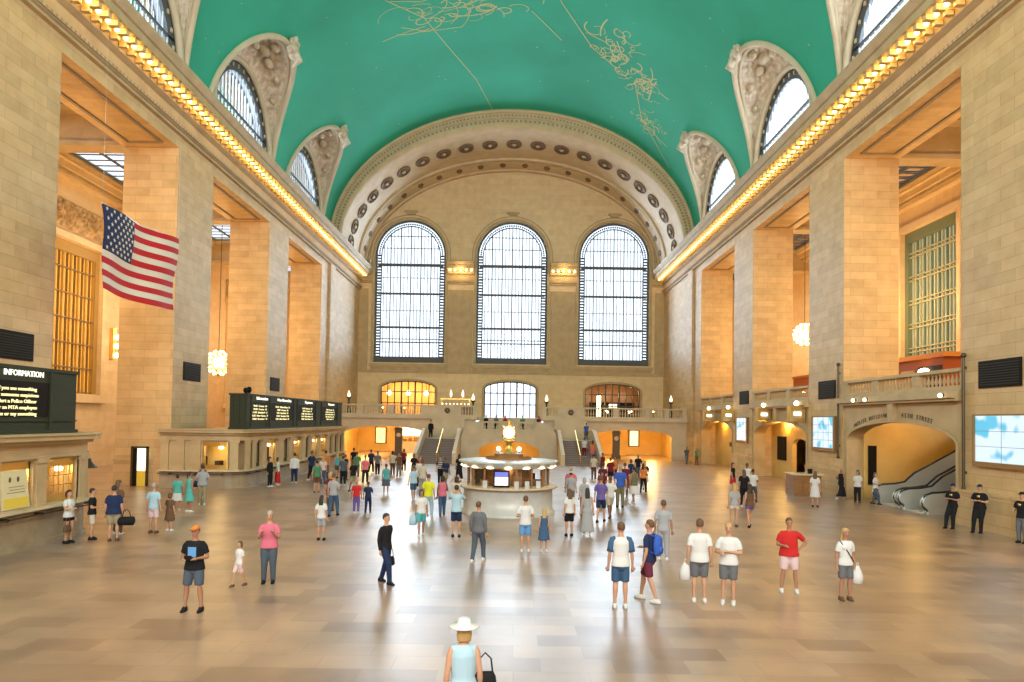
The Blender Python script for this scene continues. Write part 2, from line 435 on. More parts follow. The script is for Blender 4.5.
for s in (-1, 1):
    xo = XO[s]; zb, zt = (5.4, 16.0) if s < 0 else (7.6, 18.4)
    for cc in [(a + c) / 2 for a, c in OPEN] + [77.1]:
        r = thing('window_%d' % wn, None, None, (xo, cc, zb), kind='structure'); wn += 1
        MB().box(xo + s * 0.45, xo + s * 0.5, cc - 3.2, cc + 3.2, zb, zt).build('pane', M['amber'] if s < 0 else M['greenglass'], r)
        f = MB(); g = MB()
        nv = 15
        for k in range(nv + 1):
            y = cc - 3.2 + 6.4 * k / nv; w = 0.15 if k % 2 == 0 else 0.05
            (f if k % 2 == 0 else g).box(xo + s * 0.28, xo + s * 0.44, y - w / 2, y + w / 2, zb, zt)
        nh = 6
        for k in range(nh + 1):
            z = zb + 0.1 + (zt - zb - 0.2) * k / nh
            g.box(xo + s * 0.2, xo + s * 0.4, cc - 3.19, cc + 3.19, z - 0.045, z + 0.045)
            if s > 0: g.box(xo + s * 0.2, xo + s * 0.4, cc - 3.2, cc + 3.2, z + 0.25, z + 0.33)
        for y0 in (cc - 3.2, cc + 2.75): f.box(xo + s * 0.15, xo + s * 0.43, y0, y0 + 0.45, zb, zt - 0.75)
        f.box(xo + s * 0.15, xo + s * 0.43, cc - 3.2, cc + 3.2, zt - 0.75, zt)
        f.build('window_frame', M['grille_gold'] if s < 0 else M['grille_green'], r)
        g.build('glazing_bars', M['brownbar'] if s < 0 else M['grille_pale'], r)

# ---- cornice
CP = [(-.08, HEAD + .3), (-.08, 19.80), (.20, 19.86), (.20, 19.98), (.10, 20.02), (.26, 20.1), (.30, 20.32), (.12, 20.36), (.12, 20.95),
      (.22, 21.0), (.40, 21.12), (.46, 21.62), (1.36, 21.64), (1.36, 22.02), (1.30, 22.06), (1.42, 22.12), (1.62, 22.40), (1.62, 22.55), (0, 22.78)]
def bulbs_for(parent, pts, out, group, label):
    """pts: base points on the soffit; out = unit vector away from the wall"""
    for p in pts:
        o = bulb_proto.copy() if bulb_proto.name in done_b else bulb_proto
        done_b.add(bulb_proto.name)
        if o is not bulb_proto: col.objects.link(o)
        o.location = p; tag(o, label, 'light bulb', group)
done_b = set()
bulb_proto = MB().sphere((0, 0, -0.03), 0.115, 8, 6).build('cornice_bulb', M['bulb'], smooth=True)
M['modil'] = plain('gilded_bracket', (0.70, 0.50, 0.22), 0.5, 0.15)
for s, nm, side in ((-1, 'trim_1', 'left'), (1, 'trim_2', 'right')):
    c = MB(); c.prof(CP, lambda a, b, t, s=s: (s * (W - a), t, b), YW, YE, closed=True, caps=True)
    t = c.build(nm, M['trim'], kind='structure')
    d = MB(); d.box(s * (W - 0.315), s * (W - .2), YW, YE, 20.13, 20.29)
    e = MB()
    y = YW + .2
    while y < YE - 1:
        e.box(s * (W - 0.33), s * (W - .28), y, y + .16, 20.15, 20.27); y += .3
    d.build('dark_moulding', M['dark_trim'], t); e.build('dentil_row', M['trim'], t)
    m = MB(); y = 14.0; pts = []
    while y < YE - 1.2:
        m.box(s * (W - .44), s * (W - 1.22), y, y + .26, 21.38, 21.64); m.box(s * (W - .46), s * (W - .8), y + .02, y + .24, 21.18, 21.40)
        pts.append((s * (W - .92), y + .48, 21.50)); y += .70
    m.build('bracket_row', M['modil'], t)
    bulbs_for(t, pts, None, 'bulbs along the %s cornice' % side, 'bare warm bulb in the row under the %s side cornice' % side)
# on the end wall, in the gaps between the tall windows
SEG = [(-W, -17.35), (-8.0, -4.7), (4.7, 8.0), (17.35, W)]
t = None
for i, (x0, x1) in enumerate(SEG):
    sc_ = 0.8
    cp = [(a * sc_, b + 0.9 if b > 21.3 else b + 0.9) for a, b in CP]
    c = MB(); c.prof(cp, lambda a, b, tt: (tt, YE - a, b), x0, x1, closed=True)
    t = c.build('trim_%d' % (3 + i), M['trim'], kind='structure')
    m = MB(); pts = []; n = max(2, int((x1 - x0) / .62))
    for k in range(n):
        x = x0 + (x1 - x0) * (k + .5) / n
        pts.append((x, YE - .75, 22.38)); m.box(x - .31 - .06, x - .31 + .06, YE - .98, YE - .34, 22.28, 22.54)
    m.build('bracket_row', M['modil'], t)
    lamp('cornice_glow', 'POINT', ((x0 + x1) / 2, YE - 1.3, 22.2), 90, WARM, .25)
    bulbs_for(t, pts, None, 'bulbs on the end wall cornice', 'bare warm bulb in the short cornice beside the tall end windows')

# ---- end walls
LOW = [(-12.65, 3.4, 5.2, 7.7, 0.95), (0.0, 3.25, 4.3, 7.8, 0.95), (12.65, 3.4, 5.2, 7.7, 0.95)]
WINS = [(-12.65, 4.37, 10.9, 24.3, 4.37), (0.0, 4.37, 10.9, 24.3, 4.37), (12.65, 4.37, 10.9, 24.3, 4.37)]
PE = lambda u, z, d: (u, YE + d, z)
b = MB()
arch_wall(b, -19.6, 19.6, 3.9, 9.8, [(c, h, max(3.91, zb - 1.0), zs, r) for c, h, zb, zs, r in LOW], PE, 1.1)
arch_wall(b, -19.6, 19.6, 9.8, 37.6, WINS, PE, 1.1, 32)
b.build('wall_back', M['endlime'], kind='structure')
b = MB()
for c, h, zb, zs, r in WINS:
    arc_ring(b, c, h, zs, r, 0.32, PE, -0.14, 0.05, zb)
    arc_ring(b, c, h + .55, zs, r + .55, 0.10, PE, -0.10, 0.05, 22.9)
    b.box(c - 4.9, c + 4.9, YE - .22, YE, 10.35, 10.75); b.box(c - 4.75, c + 4.75, YE - .12, YE, 9.95, 10.35)
    b.box(c - .55, c + .55, YE - .22, YE, 29.35, 29.6); b.box(c - .8, c + .8, YE - .3, YE, 29.6, 29.8)
for x0, x1 in ((-19, -17.75), (-7.85, -4.85), (4.85, 7.85), (17.75, 19)):
    b.box(x0, x1, YE - .16, YE, 9.9, 20.0)
b.box(-19, 19, YE - .12, YE, 9.62, 9.9)
for c, h, zb, zs, r in LOW: arc_ring(b, c, h, zs, r, 0.25, PE, -0.10, 0.05, 4.3)
b.build('trim_7', M['trim'], kind='structure')
b = MB()
arch_wall(b, -19.6, 19.6, 0, 37.6, WINS, lambda u, z, d: (u, YW - d, z), 1.1, 24)
b.build('wall_front', M['endlime'], kind='structure')

def big_window(name, c, hw, zb, zs, r, y, glass=M['glass']):
    root = thing(name, None, None, (c, y, zb), kind='structure')
    g = MB(); pts = [(c - hw, zb)] + [(c + hw * math.cos(PI - PI * i / 24), zs + r * math.sin(PI - PI * i / 24)) for i in range(25)] + [(c + hw, zb)]
    g.add([(x, y + .62, z) for x, z in pts], [tuple(range(len(pts)))]); g.build('pane', glass, root)
    P = lambda u, z, d: (u, y + d, z)
    f = MB(); q = MB()
    arc_ring(f, c, hw - .22, zs, r - .22, 0.24, P, .35, .55, zb)
    arc_ring(f, c, hw - .78, zs, r - .78, 0.13, P, .38, .52, zb)
    nb = 46        # studs between the two bands
    for k in range(nb):
        t = PI * k / (nb - 1)
        x, z = c + (hw - .44) * math.cos(t), zs + (r - .44) * math.sin(t)
        f.box(x - .10, x + .10, y + .38, y + .5, z - .10, z + .10)
    k = zb + .3
    while k < zs:
        for sx in (-1, 1): f.box(c + sx * (hw - .70), c + sx * (hw - .2), y + .38, y + .5, k, k + .2)
        k += .36
    def top(x):
        u = abs(x - c) / (hw - .6)
        return zs + (r - .6) * math.sqrt(max(0, 1 - u * u))
    f.box(c - hw, c + hw, y + .3, y + .6, zb, zb + .75)
    for k in range(1, 18):
        x = c - hw + .6 + (2 * hw - 1.2) * k / 18
        w = .085 if k % 3 else .13
        (f if k % 3 == 0 else q).box(x - w / 2, x + w / 2, y + .40, y + .48, zb, top(x))
    for z, w in ((zb + 2.55, .14), (zb + 2.95, .10), (zb + 4.4, .26), (zb + 6.5, .08), (zb + 8.6, .26), (zb + 10.6, .08), (zs - 1.2, .36)):
        (f if w > .08 else q).box(c - hw + .3, c + hw - .3, y + .36, y + .5, z - w / 2, z + w / 2)
    for z in (zs + .9, zs + 2.4):
        hw2 = (hw - .6) * math.sqrt(max(0, 1 - ((z - zs) / (r - .6)) ** 2)); q.box(c - hw2, c + hw2, y + .4, y + .46, z - .05, z + .05)
    for k in range(18):
        x = c - hw + .6 + (2 * hw - 1.2) * (k + .5) / 18
        for z in (zb + 1.6, zb + 3.7, zb + 5.4, zb + 7.5, zb + 9.6): q.box(x - .05, x + .05, y + .42, y + .47, z - .04, z + .04)
    f.build('window_frame', M['muntin'], root); q.build('glazing_bars', M['greyiron'], root)
for i, (c, h, zb, zs, r) in enumerate(WINS):
    big_window('window_%d' % (i + 1), c, h, zb, zs, r, YE)
    w = thing('window_%d' % (i + 4), None, None, (c, YW, zb), kind='structure')
    g = MB(); f = MB(); P = lambda u, z, d: (u, YW - d, z)
    arc_ring(f, c, h - .3, zs, r - .3, .3, P, .4, .6, zb)
    for k in range(1, 6): f.box(c - h + 2 * h * k / 6 - .05, c - h + 2 * h * k / 6 + .05, YW - .6, YW - .4, zb, zs + 2)
    for k in range(5): f.box(c - h, c + h, YW - .6, YW - .4, zb + 3.2 * k, zb + 3.2 * k + .12)
    f.build('window_frame', M['muntin'], w)
for i, (c, h, zb, zs, r) in enumerate(LOW):
    root = thing('window_%d' % (i + 7), None, None, (c, YE, zb), kind='structure'); f = MB(); g = MB()
    P = lambda u, z, d: (u, YE + d, z)
    arc_ring(f, c, h - .14, zs, r - .14, .15, P, .3, .45, 4.3)
    for k in range(1, 8):
        x = c - h + 2 * h * k / 8; u = abs(x - c) / h
        w = .10 if k in (3, 5) else .06
        f.box(x - w, x + w, YE + .3, YE + .42, 4.3, zs + r * math.sqrt(1 - u * u))
    for z in (5.9, 7.3): f.box(c - h, c + h, YE + .3, YE + .42, z - .06, z + .06)
    pts = [(c - h, 4.3)] + [(c + h * math.cos(PI - PI * k / 16), zs + r * math.sin(PI - PI * k / 16)) for k in range(17)] + [(c + h, 4.3)]
    g.add([(x, YE + .6, z) for x, z in pts], [tuple(range(len(pts)))]); g.build('pane', M['glass'], root)
    f.build('window_frame', M['bronze'] if i != 1 else M['muntin'], root)

# ---- deep arch at the end of the vault
IA, IB = 18.25, 12.42
def ell(a, b, t): return (a * math.cos(t), VZ + b * math.sin(t))
def ring_loft(mb, prof, n=72, t0=0.0, t1=PI):
    """prof: (a, b, y) ellipse radii and depth, swept over the arch"""
    def fn(u, v):
        i = v * (len(prof) - 1); i0 = min(int(round(i)), len(prof) - 1); a, b_, y = prof[i0]
        x, z = ell(a, b_, t0 + (t1 - t0) * u); return (x, y, z)
    mb.grid(fn, n, len(prof) - 1)
ring = MB()
pr = [(VA + .3, VB + .3, 72.35), (VA, VB, 71.7), (VA - .12, VB - .15, 71.62), (VA - .22, VB - .33, 71.7), (VA - .26, VB - .38, 71.95), (VA - .5, VB - .8, 72.0), (VA - .53, VB - .85, 71.88),
      (VA - .6, VB - .95, 71.86), (VA - .64, VB - 1.0, 72.02), (VA - .85, VB - 1.35, 72.1), (VA - .88, VB - 1.4, 71.98), (VA - 1.0, VB - 1.6, 72.0), (IA + .02, IB + .1, 72.2), (IA, IB, 72.45),
      (IA, IB, 80.3), (IA - .22, IB - .22, 80.35), (IA - .22, IB - .22, 80.7), (IA + .04, IB + .04, 80.75), (IA + .04, IB + .04, 81.1), (IA - .15, IB - .15, 81.15), (IA - .15, IB - .15, 83.6), (IA - .3, IB - .3, 83.65), (IA - .3, IB - .3, YE + .1)]
ring_loft(ring, pr)
rg = ring.build('trim_8', M['ringstone'], kind='structure')
d = MB(); ring_loft(d, [(IA + .03, IB + .03, 80.72), (IA + .03, IB + .03, 81.12)])
def dots(mb, a, b_, y, n, r, dy=0.05):
    for k in range(n):
        t = PI * (k + .5) / n; x, z = ell(a, b_, t); mb.box(x - r, x + r, y - dy, y + dy, z - r, z + r)
dd = MB(); dots(dd, VA - .38, VB - .6, 71.93, 150, .07, .04); dots(dd, VA - .74, VB - 1.18, 72.0, 120, .09, .04)
dd.build('beaded_moulding', M['dark_trim'], rg)
d.build('dark_groove', M['dark_trim'], rg)
M['rosette'] = plain('bronzed_rosette', (0.20, 0.12, 0.06), 0.7)
def on_arch(mb, t, y, prof, a, b_, sx=1.0, n=12):
    """small lathe lying on the soffit, its axis along the inward normal"""
    x, z = ell(a, b_, t)
    nx, nz = -math.cos(t) / a, -math.sin(t) / b_; l = math.hypot(nx, nz); nx /= l; nz /= l
    tx, tz = -nz, nx
    vs = []; fs = []
    for r, h in prof:
        for k in range(n):
            q = 2 * PI * k / n; u = r * math.cos(q) * sx; v = r * math.sin(q)
            vs.append((x + tx * u + nx * h, y + v, z + tz * u + nz * h))
    for i in range(len(prof) - 1):
        for k in range(n): fs.append((i * n + k, i * n + (k + 1) % n, (i + 1) * n + (k + 1) % n, (i + 1) * n + k))
    mb.add(vs, fs)
NR = 21
for k in range(NR):
    t = PI * (k + .5) / NR
    q = MB(); on_arch(q, t, 76.2, [(1.1, 0.02), (1.1, .14), (.92, .16), (.88, .05), (.48, .05), (.45, .18)], IA, IB, 0.8)
    ro = q.build('rosette', M['rosette'], rg)
    q = MB(); on_arch(q, t, 76.2, [(.36, .06), (.22, .22), (.01, .26)], IA, IB, 0.8); q.build('rosette_boss', M['pale'], ro)
    q = MB(); on_arch(q, t + PI / NR / 2, 82.3, [(.75, 0.0), (.62, .07), (.3, .05), (.25, .12), (.01, .15)], IA - .15, IB - .15, 0.55, 6); q.build('leaf_boss', M['rosette'], rg)

# ---- vault with lunettes
LW = 5.8; LT = math.radians(33.5)
def th0(y):
    for Yc in YC:
        u = abs(y - Yc) / LW
        if u < 1: return LT * (max(0.0, 1 - u ** 2.2)) ** 0.55
    return 0.0
ys = set([YW, YV])
y = YW
while y < YV: ys.add(round(y, 3)); y += 0.8
for Yc in YC:
    for k in range(41): ys.add(round(Yc - LW * math.cos(PI * k / 40), 3))
ys = sorted(q for q in ys if YW <= q <= YV)
NT = 48; vs = []; fs = []
for y in ys:
    a = th0(y)
    for k in range(NT + 1):
        # keep the parametrisation smooth: arc between a and pi - a
        t = a + (PI - 2 * a) * k / NT; x, z = ell(VA, VB, t); vs.append((x, y, z))
for j in range(len(ys) - 1):
    for k in range(NT): fs.append((j * (NT + 1) + k, j * (NT + 1) + k + 1, (j + 1) * (NT + 1) + k + 1, (j + 1) * (NT + 1) + k))
v = MB(); v.add(vs, fs); vault = v.build('ceiling', M['teal'], kind='structure', smooth=True)
# lunette shells and windows
LWH, LZS = 4.7, 24.0
wn = 40
for s in (-1, 1):
    for Yc in YC:
        root = thing('trim_%d' % (wn - 20), None, None, (s * 19.3, Yc, 22.7), kind='structure')
        def curve(u):            # u 0..1 along the leaf edge
            yy = Yc - LW * math.cos(PI * u); t = th0(yy) if 0 < u < 1 else 0
            t = LT * (max(0.0, 1 - abs(math.cos(PI * u)) ** 2.2)) ** 0.55
            return yy, t
        def winpt(u, e=0.0):
            q = PI * u; h = LWH + .42 + e
            return Vector((s * 19.25, Yc - h * math.cos(q), LZS + h * math.sin(q) if math.sin(q) > 0 else LZS))
        def vpt(u, off=0.0, dt=0.0):
            yy, t = curve(u); t = max(0, t - dt); x, z = ell(VA - off, VB - off, t); return Vector((s * x, yy, z))
        def shell(u, w_):
            A = winpt(u); B = vpt(u, 0.0)
            if u < .5: A.z = min(A.z, 99)
            p = A.lerp(B, w_)
            bulge = math.sin(PI * w_) * 0.55 * math.sin(PI * u)
            p.z += bulge; p.x += s * bulge * .6
            rel = 0.10 * math.sin(PI * w_) * (math.sin(u * 61 + w_ * 13) * math.sin(w_ * 31 + u * 9) + .6 * math.sin(u * 117) * math.cos(w_ * 47))
            if 0.12 < w_ < 0.88: p.z -= rel; p.x -= s * rel
            return p
        b = MB(); b.grid(lambda u, w_: shell(u, w_), 64, 22); b.build('carved_shell', M['relief'], root, smooth=True)
        # smooth rim against the vault and round the window
        b = MB()
        b.tube([vpt(u / 48, 0.05) for u in range(49)], 0.20, 8); b.tube([shell(u / 48, .9) for u in range(49)], 0.13, 6)
        b.tube([winpt(u / 48, .0) for u in range(49)], 0.22, 8)
        # cartouche at the tip
        tip = vpt(.5, .3)
        b.build('rim_moulding', M['pale'], root, smooth=True)
        b = MB(); b.sphere(tip, (.45, .5, .55), 10, 8)
        for k in range(7):
            a = 2 * PI * k / 7; b.sphere((tip.x + s * -.1 + .1 * math.sin(a), tip.y + .6 * math.cos(a), tip.z + .62 * math.sin(a)), .24, 7, 5)
        b.tube([tip, tip + Vector((-s * .5, 0, -.9)), tip + Vector((0, 0, -1.4))], [.3, .25, .05], 7)
        b.build('cartouche', M['relief'], root, smooth=True)
        # the carved figures lying along the shell
        b = MB()
        for (u, w_, rr) in ((.42, .45, .55), (.5, .5, .75), (.58, .45, .55), (.33, .6, .45), (.67, .6, .45), (.5, .72, .5), (.25, .5, .35), (.75, .5, .35)):
            p = shell(u, w_); b.sphere((p.x - s * .1, p.y, p.z - .1), (rr * .55, rr, rr * .6), 9, 6)
        b.build('carved_figures', M['pale'], root, smooth=True)
        w = thing('window_%d' % wn, None, None, (s * 19.9, Yc, 22.6), kind='structure'); wn += 1
        P = lambda u, z, d: (s * (19.3 + d), u, z)
        f = MB(); arc_ring(f, Yc, LWH - .38, LZS, LWH - .38, .8, P, .15, .35, 22.7, 30)
        q = MB()
        for k in range(17):
            t = PI * k / 16; q.box(s * 19.36, s * 19.46, Yc + LWH * math.cos(t) - .07, Yc + LWH * math.cos(t) + .07, LZS + LWH * math.sin(t) - .12, LZS + LWH * math.sin(t) + .12)
        g = MB()
        for k in range(1, 17):
            y = Yc - LWH + 2 * LWH * k / 17; u = abs(y - Yc) / LWH
            g.box(s * 19.5, s * 19.56, y - .025, y + .025, 22.7, LZS + LWH * math.sqrt(1 - u * u))
        f.box(s * 19.45, s * 19.6, Yc - LWH, Yc + LWH, 25.3, 25.45)
        f.build('window_frame', M['muntin'], w); g.build('glazing_bars', M['muntin_lt'], w); q.build('frame_studs', M['pale'], w)
        pts = [(Yc - LWH, 22.7)] + [(Yc + LWH * math.cos(PI - PI * i / 20), LZS + LWH * math.sin(PI - PI * i / 20)) for i in range(21)] + [(Yc + LWH, 22.7)]
        gg = MB(); gg.add([(s * 19.8, y, z) for y, z in pts], [tuple(range(len(pts)))]); gg.build('pane', M['glass'], w)
# roof wall strip behind the lunettes is closed by the cornice block
for s in (-1, 1):
    MB().box(s * 19.9, s * 21.98, YW, YE, 22.6, 22.75).build('trim_%d' % (60 + (s > 0)), M['trim'], kind='structure')

# ---- painted gilt figures on the vault: loose looping lines and stars
def vp(y, th): x, z = ell(VA - .03, VB - .03, math.radians(th)); return Vector((x, y, z))
def stroke(mb, pts, w=.05):
    P3 = [vp(y, t) for y, t in pts]
    for i in range(len(P3) - 1):
        a, b_ = P3[i], P3[i + 1]; d = (b_ - a)
        if d.length < 1e-5: continue
        n = Vector((a.x / VA ** 2, 0, (a.z - VZ) / VB ** 2)).normalized(); q = d.cross(n).normalized() * w
        mb.add([a - q, a + q, b_ + q, b_ - q], [(0, 1, 2, 3)])
def loops(mb, cy, ct, ry, rt, n, seed, w=.05, rot=0.0, turn=2.2):
    R = random.Random(seed)
    for _ in range(n):
        a = R.uniform(0, 2 * PI); r = R.uniform(.1, .95); u, v_ = r * math.cos(a), r * math.sin(a)
        l = R.uniform(.25, .7); th = R.uniform(0, 2 * PI); k = R.uniform(-turn, turn); pts = []
        for i in range(14):
            pu, pv = u * math.cos(rot) - v_ * math.sin(rot), u * math.sin(rot) + v_ * math.cos(rot)
            pts.append((cy + pu * ry, ct + pv * rt)); u += math.cos(th) * l / 10; v_ += math.sin(th) * l / 10; th += k / 5
        stroke(mb, pts, w * R.uniform(.5, 1.3))
g = MB()
loops(g, 53.0, 103, 3.4, 15, 44, 1, .042)          # figure left of centre
loops(g, 57.5, 63, 3.0, 8, 44, 2, .045)             # figures right of centre
loops(g, 60.5, 53, 2.2, 6, 40, 3, .045)
loops(g, 65.8, 47, 2.2, 7, 30, 4, .04)
loops(g, 51.0, 84, 1.6, 5, 14, 5, .03)
stroke(g, [(50.08, 120), (53.7, 118 - 6), (58, 108), (65, 101), (71.8, 96.8)], .03)   # the long ruled line
for pts in ([(52.4, 79.6), (57.9, 70), (60.7, 58)], [(54.2, 86), (57.9, 78)], [(60.7, 56), (66, 50), (69.1, 40), (70.5, 33)], [(66, 52), (67.5, 38)],
            [(50.4, 119), (51.6, 112), (51.2, 104), (50.8, 96)], [(54, 118), (55.6, 112), (56, 103)]):
    stroke(g, pts, .035)
R = random.Random(5)
for _ in range(80):
    y, t = R.uniform(36, 71), R.uniform(12, 168); 
    if th0(y) > math.radians(min(t, 180 - t)) - .05: continue
    rr = R.choice((.05, .06, .09)); c = vp(y, t); n = Vector((c.x / VA ** 2, 0, (c.z - VZ) / VB ** 2)).normalized(); a = Vector((0, 1, 0)); b_ = n.cross(a)
    g.add([c + (a * math.cos(q) + b_ * math.sin(q)) * (rr if i % 2 == 0 else rr * .45) for i, q in enumerate([2 * PI * k / 10 for k in range(10)])], [tuple(range(10))])
g.build('painted_gilt_lines', M['goldpaint'], vault, kind='stuff')
# ------------------------------------------------------------------ balustrades and right-hand bridges
M['canlight'] = plain('canopy_lamp', (1, .9, .7), .3, 0, (1.0, .84, .52), 2.2)
M['seam'] = plain('dark_recess', (0.10, 0.07, 0.045), 0.8)
M['screen'] = None
def baluster_mb(h):
    return MB().lathe([(.07, 0), (.07, .06 * h), (.035, .1 * h), (.085, .34 * h), (.05, .62 * h), (.03, .78 * h), (.06, .88 * h), (.06, h)], n=8)
bal_me = {}
def balusters(parent, pts, h, mat):
    key = (round(h, 2), mat.name)
    for p in pts:
        if key not in bal_me: o = baluster_mb(h).build('baluster', mat, smooth=True); bal_me[key] = o
        else: o = bal_me[key].copy(); col.objects.link(o)
        o.parent = parent; o.location = Vector(p) - parent.location
def balustrade(name, P, u0, u1, groups, z0, z1, mat, label, base_loc, step=.26, group=None):
    """P(u, z, d): d across the thickness (0..0.35). groups: list of (ua, ub) open runs filled with balusters"""
    r = thing(name, label, 'balustrade', base_loc, group, kind='structure')
    if r.get('label'): del r['label']; del r['category']
    b = MB()
    def bx(a, c, za, zb, da, db):
        vs = [P(u, z, d) for z in (za, zb) for d in (da, db) for u in (a, c)]
        b.add(vs, [(0, 2, 3, 1), (4, 5, 7, 6), (0, 1, 5, 4), (2, 6, 7, 3), (0, 4, 6, 2), (1, 3, 7, 5)])
    bx(u0, u1, z0, z0 + .14, 0, .36); bx(u0, u1, z1 - .15, z1, -.03, .39)
    prev = u0
    for a, c in groups + [(u1, u1)]:
        if a - prev > .02: bx(prev, a, z0 + .14, z1 - .15, .02, .34)
        if a - prev > .35: bx(prev + .08, a - .08, z0 + .24, z1 - .25, -.01, .34)
        prev = c
    b.build('rail_and_pedestals', mat, r)
    for a, c in groups:
        n = max(2, int((c - a) / step)); balusters(r, [P(a + (c - a) * (k + .5) / n, z0 + .14, .18) for k in range(n)], z1 - z0 - .29, mat)
    return r
tn = 70
for k in (1, 2, 3, 4):
    a, c = OPEN[k]; m = (a + c) / 2
    P = lambda u, z, d: (W + .05 + d, u, z)
    b = MB()
    arch_wall(b, a + .01, c - .01, 0, 5.15, [(m - .05, 4.75, 0, 3.2, 1.05)], P, .85, 28)
    b.box(W - .25, W + .9, a + .01, c - .01, 5.10, 5.22); b.box(W - .38, W + .9, a + .01, c - .01, 5.22, 5.50)
    b.box(W - .05, W + .9, a + .01, c - .01, 5.50, 5.60)
    arc_ring(b, m - .05, 4.65, 3.2, .97, .16, P, -.07, .02, .0)
    b.prof([(m - .16, 4.2), (m + .16, 4.2), (m + .24, 5.1), (m - .24, 5.1)], lambda u, z, t: (W + t, u, z), -.2, .06, closed=True)
    b.box(W - .02, W + .1, a + .5, m - .4, 4.98, 5.04); b.box(W - .02, W + .1, m + .4, c - .5, 4.98, 5.04)
    b.build('wall_right_bridge', M['pale'] if k == 0 else M['trim'], kind='structure')
    g = [(a + .1, a + 2.9), (a + 3.5, a + 6.5), (a + 7.1, c - .5)]
    balustrade('balustrade', lambda u, z, d: (W - .02 + d, u, z), a + .01, c - .01, g, 5.60, 6.48, M['trim'], None, (W, m, 5.6))
# upper floor over the right aisle, and its soffit
MB().box(W + .9, XO[1] + .1, OPEN[1][0], 84, 5.15, 5.5).build('floor_upper_right', M['trim'], kind='structure')

def arc_text(body, c, hw, zs, rise, size, a0, a1, parent, mat, name):
    """letters set along the arch extrados on the X = W plane facing the hall (reading from far to near)"""
    n = len(body); R_ = random.Random(1)
    objs = []
    for i, ch in enumerate(body):
        if ch == ' ': continue
        t = a0 + (a1 - a0) * (i + .5) / n
        y = c + (hw) * math.cos(t); z = zs + rise * math.sin(t)
        dy, dz = -hw * math.sin(t), rise * math.cos(t)
        r = Vector((0, dy, dz)).normalized()
        if r.y > 0: r = -r
        up = Vector((-1, 0, 0)).cross(r)
        if up.z < 0: up = -up
        n_ = r.cross(up)
        objs.append(text_mesh(ch, size, mat, name, parent, Matrix(((r.x, up.x, n_.x, W + .03), (r.y, up.y, n_.y, y), (r.z, up.z, n_.z, z), (0, 0, 0, 1)))))
    with_data = [o.data for o in objs]
    mb = MB()
    for me in with_data: mb.add([v.co[:] for v in me.vertices], [tuple(p.vertices) for p in me.polygons])
    for o in objs: bpy.data.objects.remove(o)
    o = mb.build(name, mat, parent, world=False)
    return o
M['inc'] = plain('incised_letters', (0.13, 0.09, 0.06), 0.8)
bridge = [o for o in bpy.data.objects if o.name.startswith('wall_right_bridge')][1]
m2 = (OPEN[2][0] + OPEN[2][1]) / 2
arc_text('METLIFE BUILDING', m2, 4.75, 3.15, 1.38, .30, math.radians(36), math.radians(84), bridge, M['inc'], 'incised_lettering')
arc_text('45TH STREET', m2, 4.75, 3.15, 1.38, .30, math.radians(97), math.radians(130), bridge, M['inc'], 'incised_lettering')

# passage walls behind the bridges
a, c = OPEN[2]
MB().box(W + .9, XO[1], c - .5, c - .3, 0, 5.15).build('wall_escalator_hall_far', M['goldwall'], kind='structure')
MB().box(W + .9, XO[1], a + .3, a + .5, 0, 5.15).build('wall_escalator_hall_near', M['goldwall'], kind='structure')
for k, (dy, hw) in ((3, (-.2, 1.25)), (4, (-4.2, .95)), (1, (0, 1.2))):
    a, c = OPEN[k]; m = (a + c) / 2
    b = MB(); arch_wall(b, a, c, 0, 5.15, [(m + dy, hw, 0, 2.55, .45)], lambda u, z, d: (W + 1.5 + d, u, z), .3)
    b.build('wall_passage_infill', M['goldwall'], kind='structure')
    MB().box(W + 4.4, W + 4.6, a, c, 0, 5.15).build('wall_passage_back', M['goldwall'], kind='structure')
    for q, dz in ((m + 2, 4.2), (m - 2.5, 4.2)):
        lamp('passage_lamp', 'POINT', (W + 1.15, q, 4.0), 130, GOLD, .15)
    lamp('passage_lamp', 'POINT', (W + 3, m + dy, 3.2), 150, GOLD, .2)
lamp('escalator_hall_lamp', 'POINT', (21.6, 36.0, 4.2), 90, GOLD, .2)
lamp('escalator_hall_lamp', 'POINT', (26.5, 33.5, 4.7), 420, (1, .9, .72), .4)
tag(MB().box(W + 1.42, W + 1.49, 50.0, 51.6, 1.35, 3.1).build('black_panel', M['black']), 'tall black panel on the golden wall inside the second arched passage', 'panel')
t = thing('service_doorway', 'grey metal service doorway in the arched passage behind the desk', 'doorway', (W + 1.3, 44.4, 0))
MB().box(W + .95, W + 1.5, 43.3, 43.55, 0, 3.2).box(W + .95, W + 1.5, 45.3, 45.5, 0, 3.2).box(W + .95, W + 1.5, 43.3, 45.5, 3.0, 3.3).build('door_frame', plain('grey_metal', (.32, .31, .29), .5), t)
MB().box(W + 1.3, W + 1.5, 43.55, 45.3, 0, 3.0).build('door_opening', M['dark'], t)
tag(MB().box(20.0, 20.45, 37.80, 37.87, .75, 2.9).build('black_panel', M['black']), 'tall black panel beside the escalators on golden wall', 'panel')
tag(MB().box(W + 1.4, W + 1.5, 62.4, 62.9, 1.9, 2.3).build('wall_plate', M['bronze']), 'small square plate on the wall inside the farthest arched passage', 'plate')

